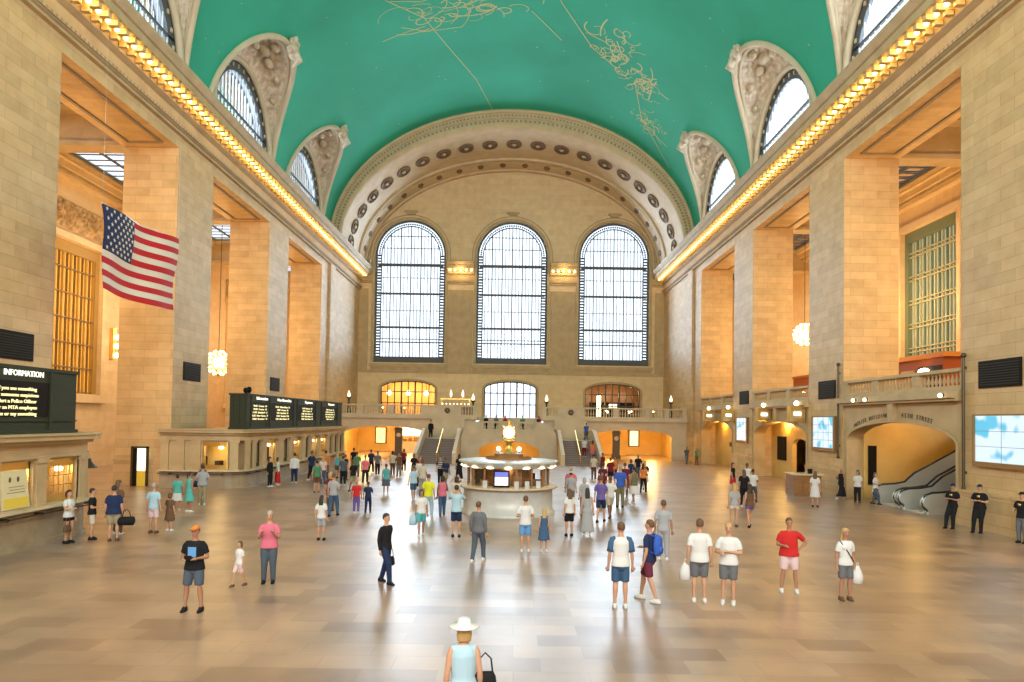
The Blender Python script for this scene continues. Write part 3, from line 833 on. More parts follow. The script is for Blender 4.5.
# ---- escalators
def escalator(name, y0, y1, label):
    r = thing(name, label, 'escalator', (19.9, (y0 + y1) / 2, 0), 'escalators rising behind the wide arch')
    up = math.tan(math.radians(29)); x_f, x_i, x_t = 18.95, 20.1, 29.0
    def zl(x): return 0 if x < x_i else (x - x_i) * up
    b = MB(); b.box(19.2, x_i, y0 + .25, y1 - .25, 0, .05)
    n = 20; st = MB()
    for k in range(n):
        x = x_i + (x_t - x_i) * k / n; z = zl(x + (x_t - x_i) / n); st.box(x, x + .4, y0 + .25, y1 - .25, max(0, z - .9), z)
    b.build('landing_plate', M['steel'], r); st.build('steps', M['rubber'], r)
    for y in (y0, y1):
        s_ = 1 if y == y0 else -1
        q = MB(); pts = [(x_f + .25, 0)]
        top = [(x_f + .15, .25), (x_f + .05, .5), (x_f + .2, .85), (x_f + .5, .95), (x_i, 1.0), (x_i + .5, 1.1)] + [(x_i + d, zl(x_i + d) + 1.0) for d in (1, 2, 4, 6, 8)]
        bot = [(x_t, zl(x_t) - .4), (x_i + 1, -0.0)]
        poly = [(x_f + .25, 0)] + top + bot
        q.prof(poly, lambda a_, b_, t: (a_, t, b_), y - .04, y + .04, closed=True)
        q.box(x_f + .3, x_i, y - .12, y + .12, 0, .3)
        q.build('side_panel', M['steel'], r)
        h = MB(); h.tube([(p[0], y, p[1] + .03) for p in [(x_f + .3, .1)] + top], .055, 8); h.build('handrail', M['rubber'], r)
        d = MB(); d.lathe([(0.0, -.13), (.32, -.13), (.32, .13), (0.0, .13)], (x_f + .35, y, .55), 14, axis='Y'); d.build('newel_end', M['steel'], r)
    return r
escalator('escalator', 33.5, 35.4, 'steel escalator rising behind the wide arch, the one nearer the golden wall')
escalator('escalator', 31.2, 33.1, 'steel escalator rising behind the wide arch, the one nearer the leaning officers')

# ---- lantern signs over the passages
M['signlit'] = plain('lit_sign_face', (1, .95, .8), .4, 0, (1.0, .86, .55), 2.2)
def lantern(y, x, label):
    r = thing('lantern_sign', label, 'sign', (x, y, 4.2), 'gilt box signs over the arched passages')
    b = MB(); b.box(x - .48, x + .45, y - .28, y + .28, 4.2, 4.32).box(x - .48, x + .45, y - .28, y + .28, 5.06, 5.2).box(x - .48, x - .34, y - .28, y + .28, 4.32, 5.06).box(x + .31, x + .45, y - .28, y + .28, 4.32, 5.06)
    b.box(x - .30, x + .27, y - .26, y + .26, 4.32, 4.42).box(x - .30, x + .27, y - .26, y + .26, 4.96, 5.06); b.box(x + .4, W + .1, y - .06, y + .06, 4.5, 4.9)
    b.lathe([(.0, 3.98), (.09, 4.05), (.22, 4.2)], (x, y, 0), 10)
    b.build('frame', M['gold'], r)
    MB().box(x - .34, x + .31, y - .2, y + .2, 4.42, 4.96).build('panel', M['pale'], r)
    MB().box(x - .24, x + .21, y - .235, y - .2, 4.58, 4.80).build('lit_face', M['signlit'], r)
    MB().sphere((x, y, 5.36), .15, 10, 7).build('globe', M['lampglow'], r, smooth=True)
    return r
for y, l in ((49.3, 'gilt box sign on the far side of the second passage arch'), (43.6, 'gilt box sign above the service doorway passage'), (63.0, 'gilt box sign on the far side of the farthest passage arch'), (57.4, 'gilt box sign on the near side of the farthest passage arch')):
    lantern(y, 18.4, l)

# ---- video screens and black louvre panels on the piers
def screen_mat(name, kind):
    m, nt, b = newmat(name); N = nt.nodes; L = nt.links
    uv = N.new('ShaderNodeUVMap'); sep = N.new('ShaderNodeSeparateXYZ'); L.new(uv.outputs[0], sep.inputs[0])
    nz = N.new('ShaderNodeTexNoise'); nz.inputs['Scale'].default_value = 1.1 if kind == 0 else .8; nz.inputs['Detail'].default_value = 1
    cr = N.new('ShaderNodeValToRGB'); e = cr.color_ramp.elements; e[0].position = .40; e[0].color = (.10, .55, .80, 1); e[1].position = .47; e[1].color = (.72, .88, 1.0, 1)
    L.new(uv.outputs[0], nz.inputs['Vector']); L.new(nz.outputs[0], cr.inputs[0])
    b.inputs['Base Color'].default_value = (0.02, .02, .02, 1); b.inputs['Roughness'].default_value = .3
    L.new(cr.outputs[0], b.inputs['Emission Color']); b.inputs['Emission Strength'].default_value = 0.95
    return m
M['scr'] = screen_mat('map_screen_picture', 0)
M['frame_wood'] = plain('bronze_screen_frame', (0.30, 0.17, 0.06), .45, .3)
def video_wall(y0, y1, rows, cols, label):
    r = thing('video_screen', label, 'screen', (W, (y0 + y1) / 2, 2.66), 'video screens on the right piers')
    z0, z1 = 2.66, 4.46
    MB().box(W - .10, W + .02, y0, y1, z0, z1).build('display', M['scr'], r)
    f = MB(); e = .2
    f.box(W - .17, W + .02, y0 - e, y0, z0 - e, z1 + e * .3).box(W - .17, W + .02, y1, y1 + e * .5, z0 - e, z1 + e * .3).box(W - .17, W + .02, y0, y1, z0 - e, z0).box(W - .17, W + .02, y0, y1, z1, z1 + e * .3)
    f.build('frame', M['frame_wood'], r)
    g = MB()
    for k in range(1, cols): y = y0 + (y1 - y0) * k / cols; g.box(W - .108, W - .09, y - .008, y + .008, z0, z1)
    for k in range(1, rows): z = z0 + (z1 - z0) * k / rows; g.box(W - .108, W - .09, y0, y1, z - .008, z + .008)
    g.build('tile_seams', plain('screen_seam', (.12, .16, .2), .5), r)
video_wall(24.4, 27.3, 3, 2, 'large map video screen on the nearest right pier above officers')
video_wall(39.3, 42.0, 4, 4, 'pale blue video screen on the pier between escalators and desk')
video_wall(53.9, 56.3, 5, 3, 'small pale blue video screen on the farthest right pier')
def louvre(s, y0, y1, label):
    r = thing('speaker_panel', label, 'panel', (s * W, (y0 + y1) / 2, 5.55), 'black louvred panels set in the piers')
    MB().box(s * (W - .05), s * (W + .02), y0, y1, 5.55, 6.62).build('frame', M['black'], r)
    b = MB()
    for k in range(9): b.box(s * (W - .08), s * (W - .04), y0 + .1, y1 - .1, 5.66 + k * .1, 5.70 + k * .1)
    b.build('louvres', M['dark'], r)
louvre(1, 24.9, 27.2, 'black louvred panel above the nearest right video screen')
louvre(1, 39.27, 41.45, 'black louvred panel on the right pier beside the escalator arch')
louvre(1, 53.7, 55.85, 'black louvred panel on the farthest right pier above its screen')
for y0, y1, l in ((24.7, 27.15, 'black louvred panel on the nearest left pier above the information board'), (39.6, 41.75, 'black louvred panel on the left pier beside the flag'), (53.85, 55.95, 'black louvred panel on the left pier above the departure boards')):
    r = thing('speaker_panel', l, 'panel', (-W, (y0 + y1) / 2, 6.0), 'black louvred panels set in the piers')
    MB().box(-(W - .05), -(W + .02), y0, y1, 6.02, 7.1).build('frame', M['black'], r)
    b = MB()
    for k in range(9): b.box(-(W - .08), -(W - .04), y0 + .1, y1 - .1, 6.12 + k * .1, 6.16 + k * .1)
    b.build('louvres', M['dark'], r)
# bronze conduit poles on the pier beside the arch
for y, z0, z1, l in ((38.75, 2.2, 7.4, 'thin bronze pole on the pier beside the escalator arch'), (28.0, 1.5, 6.9, 'thin bronze pole on the nearest right pier')):
    r = thing('wall_pole', l, 'pole', (W - .12, y, z0))
    MB().tube([(W - .12, y, z0), (W - .12, y, z1)], .06, 8).build('shaft', M['bronze'], r)
    MB().sphere((W - .12, y, z1 + .05), .11).sphere((W - .12, y, z0), .09).build('finial', M['bronze'], r, smooth=True)
    MB().box(W - .15, W, y - .04, y + .04, z0 + .6, z0 + .7).box(W - .15, W, y - .04, y + .04, z1 - .5, z1 - .4).build('bracket', M['bronze'], r)

# ------------------------------------------------------------------ ticket booths on the left
M['booth_base'] = noisy('booth_base_stone', (0.30, 0.23, 0.15), (0.42, 0.34, 0.23), 1.5, .4)
M['amberwall'] = plain('amber_lit_interior', (0.62, 0.42, 0.12), .6)
M['ledge'] = noisy('pale_marble_ledge', (0.55, 0.45, 0.30), (0.68, 0.58, 0.42), 2, .25)
def booth(name, path, zc, wins, zt, label, depth=.45):
    """path(u, d, z) maps a run along the front; wins: list of (u centre, half width, style)"""
    r = thing(name, label, 'ticket booth', path(0, 0, 0), None, kind=None)
    P = lambda u, z, d: path(u, d, z)
    U1 = path.length
    zs = 2.55
    b = MB(); arch_wall(b, 0, U1, zc, zt, [(c, h, zc + .12, zs, 0) for c, h, k in wins], P, depth)
    def band(mb, a0, a1, z0, z1, u0=0, u1=None):
        u1 = U1 if u1 is None else u1
        seg = max(1, int((u1 - u0) / .35)) if path.curved else 1
        for i in range(seg):
            ua, ub = u0 + (u1 - u0) * i / seg, u0 + (u1 - u0) * (i + 1) / seg
            vs = [path(u, d, z) for z in (z0, z1) for d in (a0, a1) for u in (ua, ub)]
            mb.add(vs, [(0, 2, 3, 1), (4, 5, 7, 6), (0, 1, 5, 4), (2, 6, 7, 3), (0, 4, 6, 2), (1, 3, 7, 5)])
    band(b, -.10, .0, 2.62, 2.72); band(b, -.05, .0, 2.72, zt - .32); band(b, -.22, .02, zt - .32, zt - .2); band(b, -.42, .05, zt - .2, zt - .06); band(b, -.48, .05, zt - .06, zt)
    edges = [0] + [x for c, h, k in wins for x in (c - h, c + h)] + [U1]
    for i in range(0, len(edges), 2):        # pilasters
        ua, ub = edges[i], edges[i + 1]
        if ub - ua > 1.6 and ub - ua < 4:
            for pa, pb in ((ua + .08, ua + .5), ((ua + ub) / 2 - .2, (ua + ub) / 2 + .2), (ub - .5, ub - .08)): band(b, -.10, 0, zc, 2.62, pa, pb); band(b, -.14, 0, 2.48, 2.62, pa - .04, pb + .04); band(b, -.14, 0, zc, zc + .14, pa - .04, pb + .04)
            continue
        if ub - ua > .3: band(b, -.07, 0, zc, 2.62, ua + .08, ub - .08); band(b, -.12, 0, zc, zc + .14, ua + .04, ub - .04); band(b, -.12, 0, 2.48, 2.62, ua + .04, ub - .04)
    b.build('facade', M['trim'], r)
    q = MB(); band(q, 0, depth + .3, 0, zc); band(q, -.06, 0, .0, .16); q.build('base', M['booth_base'], r)
    q = MB(); band(q, -.30, .12, zc, zc + .07); q.build('counter_ledge', M['ledge'], r)
    q = MB(); band(q, -.24, -.20, zc - .16, zc - .12)
    uu = .6
    while uu < U1 - .3: band(q, -.24, 0, zc - .18, zc - .1, uu, uu + .07); uu += 1.4
    q.build('parcel_rail', M['bronze'], r)
    for c, h, k in wins:
        f = MB(); band(f, .1, .16, zc + .12, zs, c - h, c - h + .06); band(f, .1, .16, zc + .12, zs, c + h - .06, c + h); band(f, .1, .16, zs - .22, zs, c - h, c + h); band(f, .11, .14, zc + .12, zc + .34, c - h, c + h)
        if k == 'grille':
            n = 6
            for j in range(1, n): band(f, .11, .14, zc + .34, zs - .2, c - h + 2 * h * j / n - .012, c - h + 2 * h * j / n + .012)
            for z in (zc + .6, zc + .9, zc + 1.2): band(f, .11, .14, z, z + .025, c - h, c + h)
        wf = f.build('ticket_window', M['gold'] if k != 'dark' else M['bronze'], r)
        g = MB(); band(g, depth + .9 if k != 'dark' else depth + .02, depth + .96 if k != 'dark' else depth + .06, zc, 2.8, c - h - .3, c + h + .3)
        g.build('interior_back', M['amberwall'] if k != 'dark' else M['seam'], r)
        if k != 'dark':
            p = path(c + h * .35, .30, 2.22)
            tag(MB().sphere(p, (.15, .15, .08), 10, 6).build('lamp_shade', M['lampglow'], r, smooth=True))
            p2 = path(c, .75, 2.1); lamp('ticket_window_lamp', 'POINT', p2, 22, (1, .70, .28), .1)
            MB().tube([path(c + h * .35, .30, 2.28), path(c + h * .35, .30, 2.56)], .015, 5).build('lamp_stem', M['bronze'], r)
            mb = MB(); mb.box(*[v for pair in zip((p2[0] - .18, p2[1] - .2, zc + .1), (p2[0] + .12, p2[1] + .25, zc + .55)) for v in pair]); mb.build('ticket_machine', M['bronze'], r)
    return r
class Path:
    def __init__(s, pts, curved=False):
        s.p = [Vector((x, y, 0)) for x, y in pts]; s.curved = curved
        s.l = [0]
        for a, b in zip(s.p, s.p[1:]): s.l.append(s.l[-1] + (b - a).length)
        s.length = s.l[-1]
        s.t = []
        for i in range(len(s.p)):
            d = (s.p[min(i + 1, len(s.p) - 1)] - s.p[max(i - 1, 0)]).normalized(); s.t.append(d)
    def __call__(s, u, d, z):
        u = min(max(u, 0), s.length); i = 0
        while i < len(s.l) - 2 and u > s.l[i + 1]: i += 1
        f = (u - s.l[i]) / (s.l[i + 1] - s.l[i]); p = s.p[i].lerp(s.p[i + 1], f); t = s.t[i].lerp(s.t[i + 1], f).normalized()
        if not s.curved: t = (s.p[i + 1] - s.p[i]).normalized()
        inward = Vector((-t.y, t.x, 0))     # left of travel = inside
        q = p + inward * d
        return (q.x, q.y, z)
# near booth: travels away from the camera along X = -13.9 then turns the corner to the wall
pts = [(-13.9, 3.0), (-13.9, 6), (-13.9, 10), (-13.9, 14), (-13.9, 18), (-13.9, 20), (-13.9, 22.0), (-13.9, 22.6), (-14.0, 23.0), (-14.3, 23.3), (-14.8, 23.4), (-16, 23.4), (-18.7, 23.4)]
pth = Path(pts, True)
wins = [(u, .72, 'grille' if i % 2 else 'open') for i, u in enumerate([2.5, 4.55, 6.6, 8.65, 10.7, 12.75, 14.55])] + [(16.6, .70, 'open'), (18.62, .72, 'grille')]
near_booth = booth('ticket_booth', pth, 1.12, wins, 3.36, 'long stone ticket booth under the information board, nearest the camera')
MB().box(-18.7, -14.3, 3.0, 23.0, 3.2, 3.3).build('roof', M['trim'], near_booth)
# far booth: near face, rounded corner, long side
pts = [(-18.9, 37.3), (-17.5, 37.3), (-16.2, 37.3), (-15.4, 37.35), (-14.95, 37.55), (-14.65, 37.9), (-14.5, 38.4), (-14.5, 40), (-14.5, 42), (-14.5, 44), (-14.5, 48), (-14.5, 52), (-14.5, 56), (-14.5, 60.0), (-14.7, 60.5), (-15.2, 60.8), (-16.5, 60.8), (-18.9, 60.8)]
pts = [(-18.9, 37.3), (-17.5, 37.3), (-16.2, 37.3), (-15.4, 37.35), (-14.95, 37.55), (-14.65, 37.9), (-14.5, 38.4), (-14.5, 40), (-14.5, 42), (-14.5, 44), (-14.5, 48), (-14.5, 52), (-14.5, 56), (-14.5, 60.0), (-14.7, 60.5), (-15.2, 60.8), (-16.5, 60.8), (-18.9, 60.8)]
pth2 = Path(pts, True)
wins = [(3.0, .68, 'open')]
u0 = 5.0 - 38.4       # side starts near u = 5.0 at y = 38.4
for y, h, k in ((39.7, .45, 'dark'), (41.9, .85, 'open'), (44.6, .5, 'dark'), (46.9, .85, 'grille'), (49.2, .45, 'dark'), (51.2, .85, 'open'), (53.5, .85, 'grille'), (55.6, .4, 'dark'), (57.2, .5, 'dark'), (58.9, .5, 'dark')):
    wins.append((y + u0 + .15, h, k))
far_booth = booth('ticket_booth', pth2, .93, wins, 3.24, 'long stone ticket booth under the row of departure boards')
MB().box(-18.7, -15.0, 37.9, 60.3, 3.08, 3.2).build('roof', M['trim'], far_booth)

# poster in the first near window
r = thing('poster_board', 'yellow and white poster board standing in a near ticket window', 'poster', (-13.9, 19.6, 1.25))
M['poster'] = plain('poster_paper', (.75, .68, .42), .6); M['poster_y'] = plain('poster_yellow', (.80, .60, .06), .6)
q = MB(); q.prof([(19.05, 1.24), (20.15, 1.24), (19.95, 2.34), (18.95, 2.34)], lambda a_, b_, t: (t, a_, b_), -13.90, -13.86, closed=True); q.build('sheet', M['poster'], r)
q = MB(); q.prof([(19.12, 1.28), (20.08, 1.28), (20.04, 1.55), (19.1, 1.55)], lambda a_, b_, t: (t, a_, b_), -13.855, -13.85, closed=True); q.build('yellow_band', M['poster_y'], r)
q = MB()
for z, a_, b_ in ((1.7, 19.2, 19.95), (1.78, 19.3, 19.9), (1.86, 19.25, 19.85)): q.box(-13.855, -13.85, a_, b_, z, z + .012)
q.sphere((-13.85, 19.3, 2.08), (.01, .05, .08)).sphere((-13.85, 19.62, 2.08), (.01, .05, .08))
q.build('print', M['inc'], r)

# ---- message boards
M['msg'] = plain('lit_board_letters', (.8, .75, .4), .4, 0, (1.0, .88, .45), .75)
M['msgw'] = plain('lit_board_title', (.9, .9, .8), .4, 0, (1.0, .97, .80), 1.0)
def board(name, y0, y1, x, z0, z1, secs, label, headers, rows):
    r = thing(name, label, 'information board', (x - .5, (y0 + y1) / 2, z0))
    b = MB(); b.box(x - .95, x, y0, y1, z0, z1)
    b.box(x - 1.0, x + .05, y0 - .05, y1 + .05, z1 - .07, z1 + .03); b.box(x - 1.0, x + .06, y0 - .05, y1 + .05, z0, z0 + .1)
    b.box(x, x + .05, y0, y1, z0 + .36, z0 + .40)
    for yy in (y1 + .005,): b.box(x - .9, x - .1, yy, yy + .02, z0 + .2, z1 - .2)
    for xx in (x - .8, x - .45, x - .12): b.box(xx, xx + .05, y0 - .04, y0, z0 + .1, z1 - .1)
    b.build('cabinet', M['green'], r)
    for i, (a, c) in enumerate(secs):
        q = MB(); q.box(x + .0, x + .03, a, c, z0 + .5, z1 - .42); sc_o = q.build('display_face', M['black'], r)
        q = MB(); q.box(x, x + .06, a - .14, a - .06, z0 + .1, z1 - .05).box(x, x + .06, c + .06, c + .14, z0 + .1, z1 - .05); q.build('mullion', M['green'], r)
        if headers[i]:
            o = text_mesh(headers[i], headers_size, M['msgw'], 'title_lettering', r, facing((x + .065, (a + c) / 2 + hshift, z1 - .2), (0, 1, 0)) @ Matrix.Diagonal((hstretch, 1, 1, 1)))
        zt = z1 - .42; nr = len(rows[i]); dz = (zt - z0 - .62) / nr
        for j, tx in enumerate(rows[i]):
            o = text_mesh(tx, dz * .82, M['msg'], 'message_line', sc_o, facing((x + .045, (a + c) / 2 + rshift, zt - .16 - dz * (j + .35)), (0, 1, 0)) @ Matrix.Diagonal((rstretch, 1, 1, 1)))
    return r
headers_size = .24; hshift = .5; hstretch = 1.0; rstretch = 1.25; rshift = .28
board('information_board', 6.0, 22.3, -13.98, 3.37, 5.32, [(17.7, 20.95), (13.0, 17.0), (8.4, 12.4)], 'dark green information board with lit message on near booth roof', ['INFORMATION', 'INFORMATION', ''],
      [['If you see something', 'or someone suspicious', 'alert a Police Officer', 'or an MTA employee', 'see or say something'], ['Harlem Line', 'Departures'], ['Hudson Line']])
headers_size = .26; hshift = .25; hstretch = 1.5; rstretch = 1.9; rshift = 0
rng = random.Random(3)
def trows(n):
    return [' '.join(rng.choice(['9:45', '10:02', '10:20', '10:35', '11:04']) for _ in range(1)) + '  ' + rng.choice(['Stamford', 'White Plains', 'New Haven', 'Brewster', 'Croton']) + '  ' + str(rng.randint(11, 42)) for _ in range(n)]
secs = [(38.75, 41.1), (41.7, 46.0), (47.0, 51.2), (52.9, 57.6)]
board('departure_board', 38.0, 59.2, -14.5, 3.24, 5.22, secs, 'long dark green departure board of four lit displays on far booth roof', ['Information', 'New Haven Line', 'Departures', 'Departures'], [trows(5) for _ in range(4)])
r = thing('security_camera', 'small dark camera pair on top of the departure board', 'camera', (-14.9, 38.9, 5.26))
MB().sphere((-14.9, 38.8, 5.45), (.14, .14, .16)).build('dome', M['black'], r, smooth=True); MB().sphere((-14.9, 39.3, 5.5), (.16, .16, .18)).build('dome', M['black'], r, smooth=True)
MB().box(-14.95, -14.85, 38.75, 39.4, 5.255, 5.34).build('base', M['black'], r)

# door with lit panel on the reveal of the left pier
r = thing('lit_doorway', 'narrow dark doorway with glowing panel in the left pier', 'doorway', (-20.42, 38.1, 0))
MB().box(-20.9, -20.78, 38.04, 38.22, 0, 2.2).box(-20.06, -19.98, 38.04, 38.22, 0, 2.2).box(-20.9, -19.98, 38.04, 38.22, 2.1, 2.2).build('frame', M['bronze'], r)
MB().box(-20.78, -20.55, 38.08, 38.22, 0, 2.1).build('dark_leaf', M['black'], r)
MB().box(-20.55, -20.06, 38.06, 38.22, .85, 2.1).build('lit_panel', plain('white_lit_panel', (.9, .9, .8), .4, 0, (1, .95, .75), 1.0), r)
MB().box(-20.55, -20.06, 38.06, 38.22, 0, .82).build('brass_panel', M['poster_y'], r)
# wall lamp on booth end
r = thing('bracket_lamp', 'dark bell-shaped lamp on the far end of near ticket booth', 'lamp', (-14.6, 23.6, 2.2))
MB().lathe([(.02, 2.5), (.05, 2.45), (.10, 2.3), (.26, 2.15), (.27, 2.1), (.0, 2.12)], (-14.45, 23.85, 0), 12).build('shade', M['bronze'], r, smooth=True)
MB().tube([(-14.45, 23.85, 2.5), (-14.5, 23.8, 2.62), (-14.6, 23.6, 2.6), (-14.6, 23.38, 2.5)], .025, 6).build('arm', M['bronze'], r)

# ------------------------------------------------------------------ east end: balcony, stairs, passages
YB = 72.0
b = MB()
P = lambda u, z, d: (u, YB + d, z)
arch_wall(b, -18.7, -3.6, 0, 3.95, [(-13.1, 4.35, 0, 2.35, .85)], P, .8, 28)
arch_wall(b, 3.6, 18.7, 0, 3.95, [(12.9, 4.25, 0, 2.35, .85)], P, .8, 28)
for x0, x1 in ((-18.7, -3.4), (3.4, 18.7)):
    b.box(x0, x1, YB - .12, YB + .8, 3.9, 4.0); b.box(x0, x1, YB - .35, YB + .8, 4.0, 4.2); b.box(x0, x1, YB - .15, YB + .8, 4.2, 4.34)
arc_ring(b, -13.1, 4.3, 2.35, .8, .2, P, -.06, .02, 0); arc_ring(b, 12.9, 4.2, 2.35, .8, .2, P, -.06, .02, 0)
b.build('wall_balcony_front', M['pale'], kind='structure')
b = MB(); b.box(-18.7, -3.4, YB + .3, YE + .4, 4.0, 4.25).box(3.4, 18.7, YB + .3, YE + .4, 4.0, 4.25).box(-3.4, 3.4, 76.5, YE + .4, 4.0, 4.25)
b.build('floor_balcony', M['pale'], kind='structure')
P2 = lambda u, z, d: (u, YB - .12 + d, z)
GL = [(-17.2, -15.2), (-14.6, -12.3), (-11.6, -8.6), (-4.9, -3.9)]
GR = [(3.8, 4.9), (7.8, 10.9), (11.5, 14.2), (14.6, 16.2), (16.6, 18.2)]
balustrade('balustrade', P2, -18.7, -3.4, [(-17.9, -16.0), (-15.4, -12.9), (-12.2, -9.3), (-5.1, -3.9)], 4.34, 5.45, M['pale'], None, (-11, YB, 4.34))
balustrade('balustrade', P2, 3.4, 18.7, [(3.9, 5.1), (7.9, 10.9), (11.5, 14.3), (14.8, 16.3), (16.8, 18.2)], 4.34, 5.45, M['pale'], None, (11, YB, 4.34))
for x in (-6.55, 6.45):
    tag(MB().lathe([(.0, -.06), (.2, -.06), (.3, -.02), (.3, .02), (.0, .04)], (x, YB - .2, 4.9), 12, axis='Y').build('bronze_emblem', M['bronze']), 'round dark bronze emblem on the %s balustrade pedestal beside the stairs' % ('left-side' if x < 0 else 'right-side'), 'emblem')
# central podium with low arch
b = MB()
PP = lambda u, z, d: (u, 66.0 + d, z)
arch_wall(b, -4.4, 4.4, 0, 2.95, [(0, 2.95, 0, .95, 1.0)], PP, .6, 24)
b.box(-4.4, -3.9, 66.6, 76.5, 0, 2.7); b.box(3.9, 4.4, 66.6, 76.5, 0, 2.7)
b.box(-4.4, 4.4, 66.6, 76.5, 2.55, 2.75)
b.box(-3.4, 3.4, 76.5, 76.8, 2.7, 4.0)
arc_ring(b, 0, 2.9, .95, .95, .18, PP, -.07, .02, 0, 24)
# curving shoulders of the stair walls
for s in (-1, 1):
    pts = [(s * 2.7, 3.85)] + [(s * (2.7 + 1.95 * math.sin(q)), 2.0 + 1.85 * math.cos(q)) for q in [PI / 2 * k / 10 for k in range(11)]] + [(s * 4.65, 0), (s * 4.4, 0), (s * 4.4, 2.0), (s * 2.7, 2.75)]
    b.prof(pts, lambda a_, b_, t: (a_, t, b_), 65.9, 66.35, closed=True)
b.build('wall_stair_podium', M['pale'], kind='structure')
balustrade('balustrade', lambda u, z, d: (u, 65.95 + d, z), -2.7, 2.7, [(-2.5, -.75), (.75, 2.5)], 2.95, 3.85, M['pale'], None, (0, 66, 2.95))
# arch room beneath
b = MB(); b.box(-3.9, 3.9, 72, 72.3, 0, 2.6); b.build('wall_lower_passage', M['goldwall'], kind='structure')
lamp('lower_passage_lamp', 'POINT', (-1.1, 68.4, 1.5), 150, GOLD, .12); lamp('lower_passage_lamp', 'POINT', (1.1, 68.4, 1.5), 150, GOLD, .12)
for x in (-1.0, 1.0):
    r = thing('globe_lamp', 'glowing globe lamp under the low golden arch, %s of the two' % ('left one' if x < 0 else 'right one'), 'lamp', (x, 67.2, 0))
    MB().sphere((x, 67.2, 1.15), .22).build('globe', M['lampglow'], r, smooth=True); MB().tube([(x, 67.2, 0), (x, 67.2, 1.0)], .05).build('post', M['bronze'], r)
# stair flights: dark steps between pale parapets
M['step'] = plain('dark_worn_steps', (.20, .15, .13), .5)
for s, nm in ((-1, 'left'), (1, 'right')):
    x0, x1 = s * 4.7, s * 8.1
    b = MB(); n = 14
    for k in range(n): b.box(x0, x1, 60.6 + .4 * k, 66.2, .15 * k, .15 * (k + 1))
    b.build('floor_stair_%s' % nm, M['step'], kind='structure')
    b = MB(); b.box(x0, x1, 66.2, 72.0, 1.9, 2.1); b.box(x0, x1, 71.6, 72, 0, 4.2)
    b.build('floor_landing_%s' % nm, M['pale'], kind='structure')
    w = MB()
    for xa in (x0 - s * .02, x1):
        w.prof([(60.4, 0), (60.4, 1.0), (60.7, 1.05), (66.2, 3.1), (71.9, 3.1), (71.9, 0)], lambda a_, b_, t: (t, a_, b_), xa, xa + s * .32, closed=True)
    w.build('wall_stair_parapet_%s' % nm, M['pale'], kind='structure')
    r = thing('stair_handrail', 'brass centre handrail of the %s stair flight' % ('stair flight left of the clock, brass' if False else ('left-hand' if s < 0 else 'right-hand')), 'handrail', ((x0 + x1) / 2, 60.7, 0))
    xm = (x0 + x1) / 2
    MB().tube([(xm, 60.7, .95), (xm, 66.3, 3.05)], .045).build('rail', M['gold'], r)
    for k in range(5): MB().tube([(xm, 60.8 + 1.33 * k, .5 * k), (xm, 60.8 + 1.33 * k, .5 * k + .98)], .03).build('post', M['gold'], r)
# passages behind the arches: rooms
for s, x0, x1 in ((-1, -18.7, -8.5), (1, 8.5, 18.7)):
    b = MB(); b.box(x0, x1, 83.5, 83.8, 0, 3.99); b.box(x0, x0 + .2, 72.8, 83.5, 0, 3.99); b.box(x1 - .2, x1, 72.8, 83.5, 0, 3.99)
    b.build('wall_passage_east_%s' % ('left' if s < 0 else 'right'), M['goldwall'], kind='structure')
    for xx in (x0 + 2.8, x0 + 7.4):
        lamp('passage_ceiling_lamp', 'POINT', (xx, 76.2, 3.0), 650, GOLD, .2)
        r = thing('passage_lamp', 'glowing ceiling lamp inside the %s golden passage, %s' % ('left' if s < 0 else 'right', 'its left lamp' if xx < x0 + 5 else 'its right lamp'), 'lamp', (xx, 76.2, 3.6))
        MB().sphere((xx, 76.2, 3.45), (.3, .3, .14)).build('globe', M['lampglow'], r, smooth=True); MB().tube([(xx, 76.2, 3.5), (xx, 76.2, 4.0)], .03).build('stem', M['bronze'], r)
# lit shop front inside the left passage
r = thing('lit_shopfront', 'bright white lit shop front inside the left golden passage', 'shopfront', (-11, 82.9, 0))
M['shoplit'] = plain('bright_shop_light', (1, .95, .8), .5, 0, (1.0, .90, .68), 1.6)
MB().box(-13.0, -9.3, 83.2, 83.45, 1.9, 3.4).build('lit_fascia', M['shoplit'], r)
MB().box(-13.2, -9.1, 83.0, 83.2, 0, 1.2).box(-13.2, -13.0, 83.0, 83.2, 0, 3.6).build('counter', M['pale'], r)
q = MB()
for k in range(6): q.box(-12.9 + .65 * k, -12.5 + .65 * k, 82.9, 83.15, 1.2, 1.5 + .1 * (k % 3))
q.build('goods', M['wood'], r)
lamp('shop_lamp', 'POINT', (-11, 80.5, 3.0), 160, (1, .85, .6), .3)
# totem clocks / dark pillars in each passage
for x, l in ((-11.9, 'dark pillar clock in the left golden passage'), (11.5, 'dark pillar clock in the right golden passage')):
    r = thing('pillar_clock', l, 'clock', (x, 73.6, 0))
    MB().box(x - .38, x + .38, 73.4, 73.8, 0, 3.0).box(x - .46, x + .46, 73.35, 73.85, 0, .4).box(x - .44, x + .44, 73.36, 73.84, 2.7, 2.85).build('case', M['bronze'], r)
    MB().lathe([(0, -.03), (.22, -.03), (.24, 0), (0, 0)], (x, 73.37, 2.2), 16, axis='Y').build('clock_face', M['pale'], r)
r = thing('lit_poster', 'white lit poster with green print in the right golden passage', 'poster', (15.2, 83.3, 1.2))
MB().box(14.5, 15.8, 83.3, 83.5, 1.0, 3.0).build('frame', M['bronze'], r)
MB().box(14.65, 15.65, 83.25, 83.3, 1.1, 2.9).build('sheet', plain('lit_poster_sheet', (.9, .9, .6), .5, 0, (1, .95, .6), 1.0), r)
r = thing('lit_poster', 'glowing yellow poster on the back wall of the left golden passage', 'poster', (-15.6, 83.3, 1.2))
MB().box(-16.4, -15.0, 83.3, 83.5, .9, 2.9).build('frame', M['bronze'], r)
